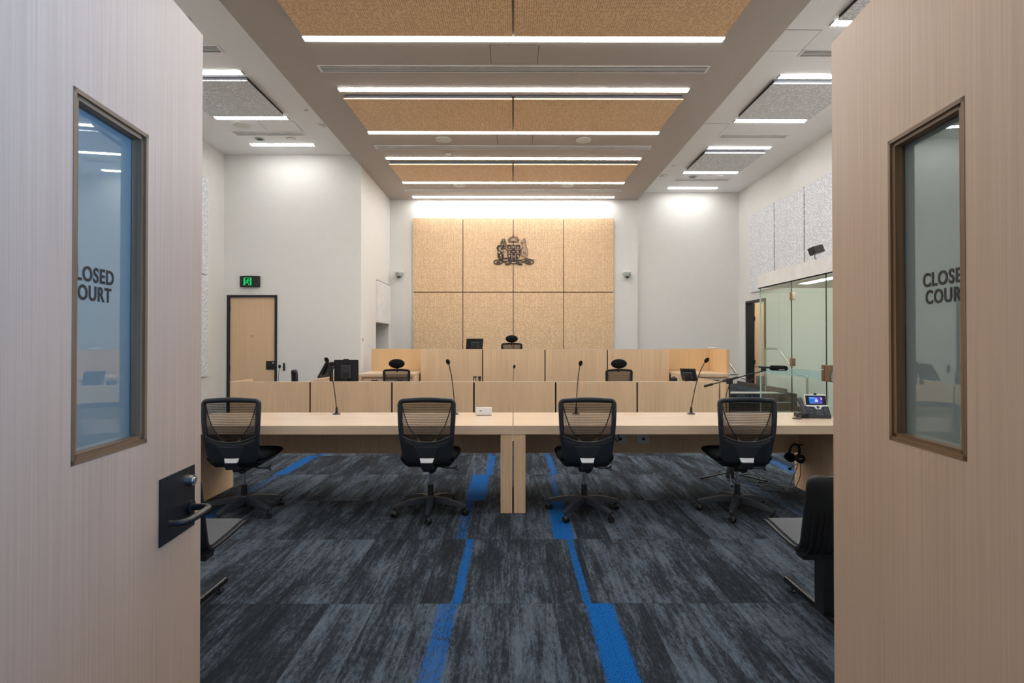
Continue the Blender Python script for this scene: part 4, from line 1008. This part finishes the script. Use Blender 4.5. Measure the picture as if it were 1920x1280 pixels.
# ------------------------------------------------------------------ telephone
ph = thing('telephone', 'dark grey desk telephone with lit blue screen on the right desk', 'telephone', (2.875, 5.19, DZ), R(-4))
K = .86
b = MB(); b.prism([(-.076, 0), (.12, 0), (.12, .03), (.02, .10), (-.011, .118), (-.076, .018)], -.085, .125, 'yz'); b.build('body', SLATE, ph, bevel=.006)
def on(u, v, off=0): # slanted keypad face: u across, v along 0..1 from the front
    p0, p1 = Vector((0, -.0765, .0185)), Vector((0, -.012, .1175)); d = p1-p0; n = Vector((0, -d.z, d.y)).normalized(); q = p0+d*v+n*off; return Vector((u, q.y, q.z))
th_ = math.atan2(.099, .0645)
def keys(lst, w_, h_, nm, mt, th=.004):
    for (u, v) in lst:
        p = on(u, v, .001); Mx = Matrix.Translation(p) @ Matrix.Rotation(th_, 4, 'X'); MB().box(-w_/2, w_/2, -h_/2, h_/2, 0, th, Mx).build(nm, mt, ph)
GK = plain('key grey', (.10, .115, .14), .4)
keys([(u, v) for v in (.62, .47, .32, .17) for u in (.002, .022, .042)], .015, .009, 'key', GK)
keys([(-.055, .64), (-.066, .53), (-.045, .53), (.085, .64), (.075, .53), (.095, .53), (.083, .33), (.10, .24)], .013, .010, 'key', GK)
keys([(-.055, .31)], .04, .008, 'key', GK)
b = MB(); b.prism([(-.082, 0), (.122, 0), (.122, -.010), (.060, -.014), (.040, -.042), (.005, -.042), (-.012, -.014), (-.082, -.010)], 0, .004, 'xy', Matrix.Translation(on(0, .985, .002)) @ Matrix.Rotation(th_, 4, 'X')); b.build('silver_trim', SILVER, ph)
Mx = Matrix.Translation(on(.0225, .80, .005)) @ Matrix.Rotation(th_, 4, 'X'); MB().cyl((0, 0, 0), (0, 0, .004), .015, .013, 20, Mx).build('navigation_button', SLATE, ph)
dm = Matrix.Translation((.02, -.002, .110)) @ Matrix.Rotation(R(-16), 4, 'X')
dsp = MB().box(-.098, .098, -.004, .016, 0, .112, dm).build('display', SILVER, ph, bevel=.003)
MB().box(-.094, .094, -.0055, -.004, .004, .098, dm).build('bezel', SCREEN, dsp)
MB().box(-.062, .012, -.0065, -.0055, .024, .086, dm).build('lit_screen', BLUESCR, dsp); MB().box(.012, .060, -.0065, -.0055, .024, .086, dm).build('lit_screen', PURSCR, dsp)
b = MB(); b.box(-.010, .018, -.0075, -.0066, .040, .058, dm); b.box(.046, .056, -.0075, -.0066, .058, .078, dm); b.box(-.058, -.01, -.0075, -.0066, .073, .077, dm)
for i in range(4): b.box(-.055+i*.03, -.037+i*.03, -.0075, -.0066, .026, .029, dm)
b.tube([(p[0], p[1], p[2]) for p in [dm @ Vector(q) for q in ((-.003, -.007, .058), (-.002, -.007, .068), (.004, -.007, .072), (.010, -.007, .068), (.011, -.007, .058))]], .002, 6); b.build('screen_marks', WHSCR, dsp)
MB().cyl((.01, .026, .222), (.03, .026, .222), .010).build('webcam', BLACK, ph)
b = MB(); pts = [(-.108, -.075, .035), (-.110, -.062, .055), (-.116, -.035, .095), (-.122, -.008, .135), (-.128, .012, .165), (-.131, .020, .182)]
b.tube(pts, [.022, .025, .019, .019, .025, .020], 12); b.build('handset', SLATE, ph)
MB().box(-.150, -.085, -.08, .10, 0, .04).build('cradle', BLACK, ph, bevel=.008)
tb = thing('desk_stand', 'small dark oval stand on the desk left of the telephone', 'stand', (2.665, 5.10, DZ))
MB().lathe([(.042, 0), (.042, .006), (.03, .012), (.0001, .013)]).build('base', SLATE, tb)
MB().tube([(0, 0, .01), (.0, .0, .035), (.02, 0, .05), (.05, .0, .048)], .008, 8).build('arm', BLACK, tb)

# ------------------------------------------------------------------ boom microphone stand
SXm, SYm = 2.31, 5.80
ms = thing('microphone_stand', 'black tripod boom microphone stand behind the right desk', 'microphone stand', (SXm, SYm, 0))
MB().cyl((0, 0, .12), (0, 0, .62), .0125).cyl((0, 0, .6), (0, 0, 1.05), .009).build('pole', BLACK, ms)
MB().cyl((0, 0, .60), (0, 0, .66), .018).build('collar', BLACK, ms)
MB().lathe([(.035, .02), (.045, .05), (.03, .16), (.018, .19), (.0001, .2)]).build('hub', SLATE, ms)
for a, L in ((R(172), .29), (R(-14), .36), (R(-108), .28)):
    e = (math.cos(a)*L, math.sin(a)*L, .012); lg = MB().cyl((math.cos(a)*.03, math.sin(a)*.03, .075), e, .0075).build('leg', BLACKM, ms)
    MB().cyl((e[0]-math.cos(a)*.02, e[1]-math.sin(a)*.02, .016), (e[0]+math.cos(a)*.015, e[1]+math.sin(a)*.015, .012), .0115).build('rubber_foot', BLACK, lg)
za = 1.075
MB().box(-.03, .03, -.02, .02, za-.05, za+.01).build('boom_clamp', BLACK, ms, bevel=.005)
MB().cyl((-.27, 0, za-.075), (.36, 0, za+.088), .0065).cyl((-.27, 0, za-.075), (-.18, 0, za-.052), .013).cyl((-.07, 0, za-.02), (.09, 0, za+.02), .013).build('boom_arm', BLACK, ms)
mm = thing('shotgun_microphone', 'black foam covered shotgun microphone on the boom stand', 'microphone', (SXm+.36, SYm, za+.088))
MB().box(-.02, .03, -.012, .012, -.004, .032).build('shock_mount', BLACK, mm, bevel=.004)
MB().cyl((-.045, 0, .042), (.10, 0, .036), .010).build('microphone_body', BLACK, mm)
Mx = Matrix.Translation((.165, 0, .030)) @ Matrix.Rotation(R(2), 4, 'Y') @ Matrix.Rotation(PI/2, 4, 'Y')
fm = MB().lathe([(.0001, -.095), (.017, -.093), (.026, -.083), (.028, -.07), (.029, .06), (.027, .08), (.018, .092), (.0001, .095)], seg=20, M=Mx).build('foam_windshield', FABRIC, mm)
b = MB()
for i in range(6): b.box(.155+i*.0105, .163+i*.0105, -.0312, -.0295, .010, .020)
b.build('logo_print', plain('grey print on foam', (.30, .31, .33), .6), fm)
b = MB(); b.tube([(-.045, 0, .042), (-.09, 0, .046), (-.12, -.005, .03), (-.115, -.01, -.03), (-.10, -.01, -.075), (-.13, -.01, -.105), (-.18, -.01, -.10), (-.24, -.01, -.075)], .0035, 6)
b.build('cable', BLACK, mm)
tag(MB().tube([(SXm-.02, SYm-.03, 1.0), (SXm-.05, SYm-.03, .9), (SXm-.045, SYm-.03, .6), (SXm-.03, SYm-.03, .3), (SXm+.02, SYm-.06, .03), (SXm+.15, SYm-.10, .006), (SXm+.4, SYm-.12, .006)], .004, 6).build('microphone_cable', BLACK), 'thin black cable hanging down beside the boom stand', 'cable')

# ------------------------------------------------------------------ headset on hook and floor cable
hs = thing('headset', 'black headset with boom microphone hanging from the right desk end panel', 'headset', (2.788, 5.38, .42))
hb = [(-.058+.0, 0, -.055), (-.052, 0, -.02), (-.035, 0, .02), (0, 0, .042), (.033, 0, .030), (.045, 0, -.005), (.043, 0, -.075)]
MB().tube(hb, .011, 8).build('headband', BLACK, hs)
MB().cyl((-.055, -.03, -.085), (-.055, .02, -.085), .046, .042, 24).build('ear_cup', FABRIC, hs)
cup = MB().cyl((.043, -.03, -.10), (.043, .02, -.10), .045, .040, 24).build('ear_cup', BLACK, hs)
b = MB()
for i in range(4): b.box(.028+i*.008, .034+i*.008, -.0312, -.0298, -.102, -.094)
b.build('logo_print', plain('white print', (.7, .7, .7), .5), cup)
MB().tube([(.03, -.02, -.135), (-.01, -.03, -.155), (-.06, -.04, -.185)], .0035, 6).build('microphone_boom', BLACK, hs)
MB().ell((-.072, -.042, -.193), (.018, .014, .013)).build('microphone_foam', FABRIC, hs)
t = tag(MB().tube([(2.868, 5.38, .452), (2.80, 5.38, .452), (2.78, 5.38, .455), (2.775, 5.38, .475)], .006, 8).build('headset_hook', BLACK), 'small black hook on the right desk end panel', 'hook')
random.seed(3)
def loopcable(pts0, label):
    pts = [Vector(p) for p in pts0]; out = []
    for i in range(len(pts)-1):
        p0, p1, p2, p3 = pts[max(0, i-1)], pts[i], pts[i+1], pts[min(len(pts)-1, i+2)]
        for j in range(8):
            f = j/8; out.append(.5*((2*p1)+(p2-p0)*f+(2*p0-5*p1+4*p2-p3)*f*f+(3*p1-p0-3*p2+p3)*f**3))
    out.append(pts[-1]); return tag(MB().tube(out, .0036, 6).build('floor_cable', BLACK), label, 'cable')
loopcable([(2.835, 5.37, .28), (2.84, 5.38, .15), (2.80, 5.42, .02), (2.74, 5.52, .006), (2.55, 5.58, .006), (2.40, 5.50, .006), (2.52, 5.36, .006), (2.74, 5.30, .006), (2.79, 5.40, .008), (2.60, 5.48, .010), (2.44, 5.62, .008), (2.36, 5.85, .006), (2.28, 6.05, .006), (2.40, 6.25, .006), (2.50, 6.10, .007), (2.44, 5.9, .010), (2.56, 5.7, .010), (2.72, 5.62, .006)],
          'black headset cable looping over the carpet below the right desk')
loopcable([(2.83, 5.40, .26), (2.80, 5.44, .12), (2.76, 5.44, .02), (2.66, 5.36, .013), (2.50, 5.30, .013), (2.42, 5.38, .013), (2.30, 5.62, .012), (2.42, 5.95, .007), (2.62, 6.05, .007), (2.66, 5.85, .012), (2.50, 5.55, .016), (2.68, 5.22, .007)],
          'second thin cable coiled on the carpet near the hanging headset')
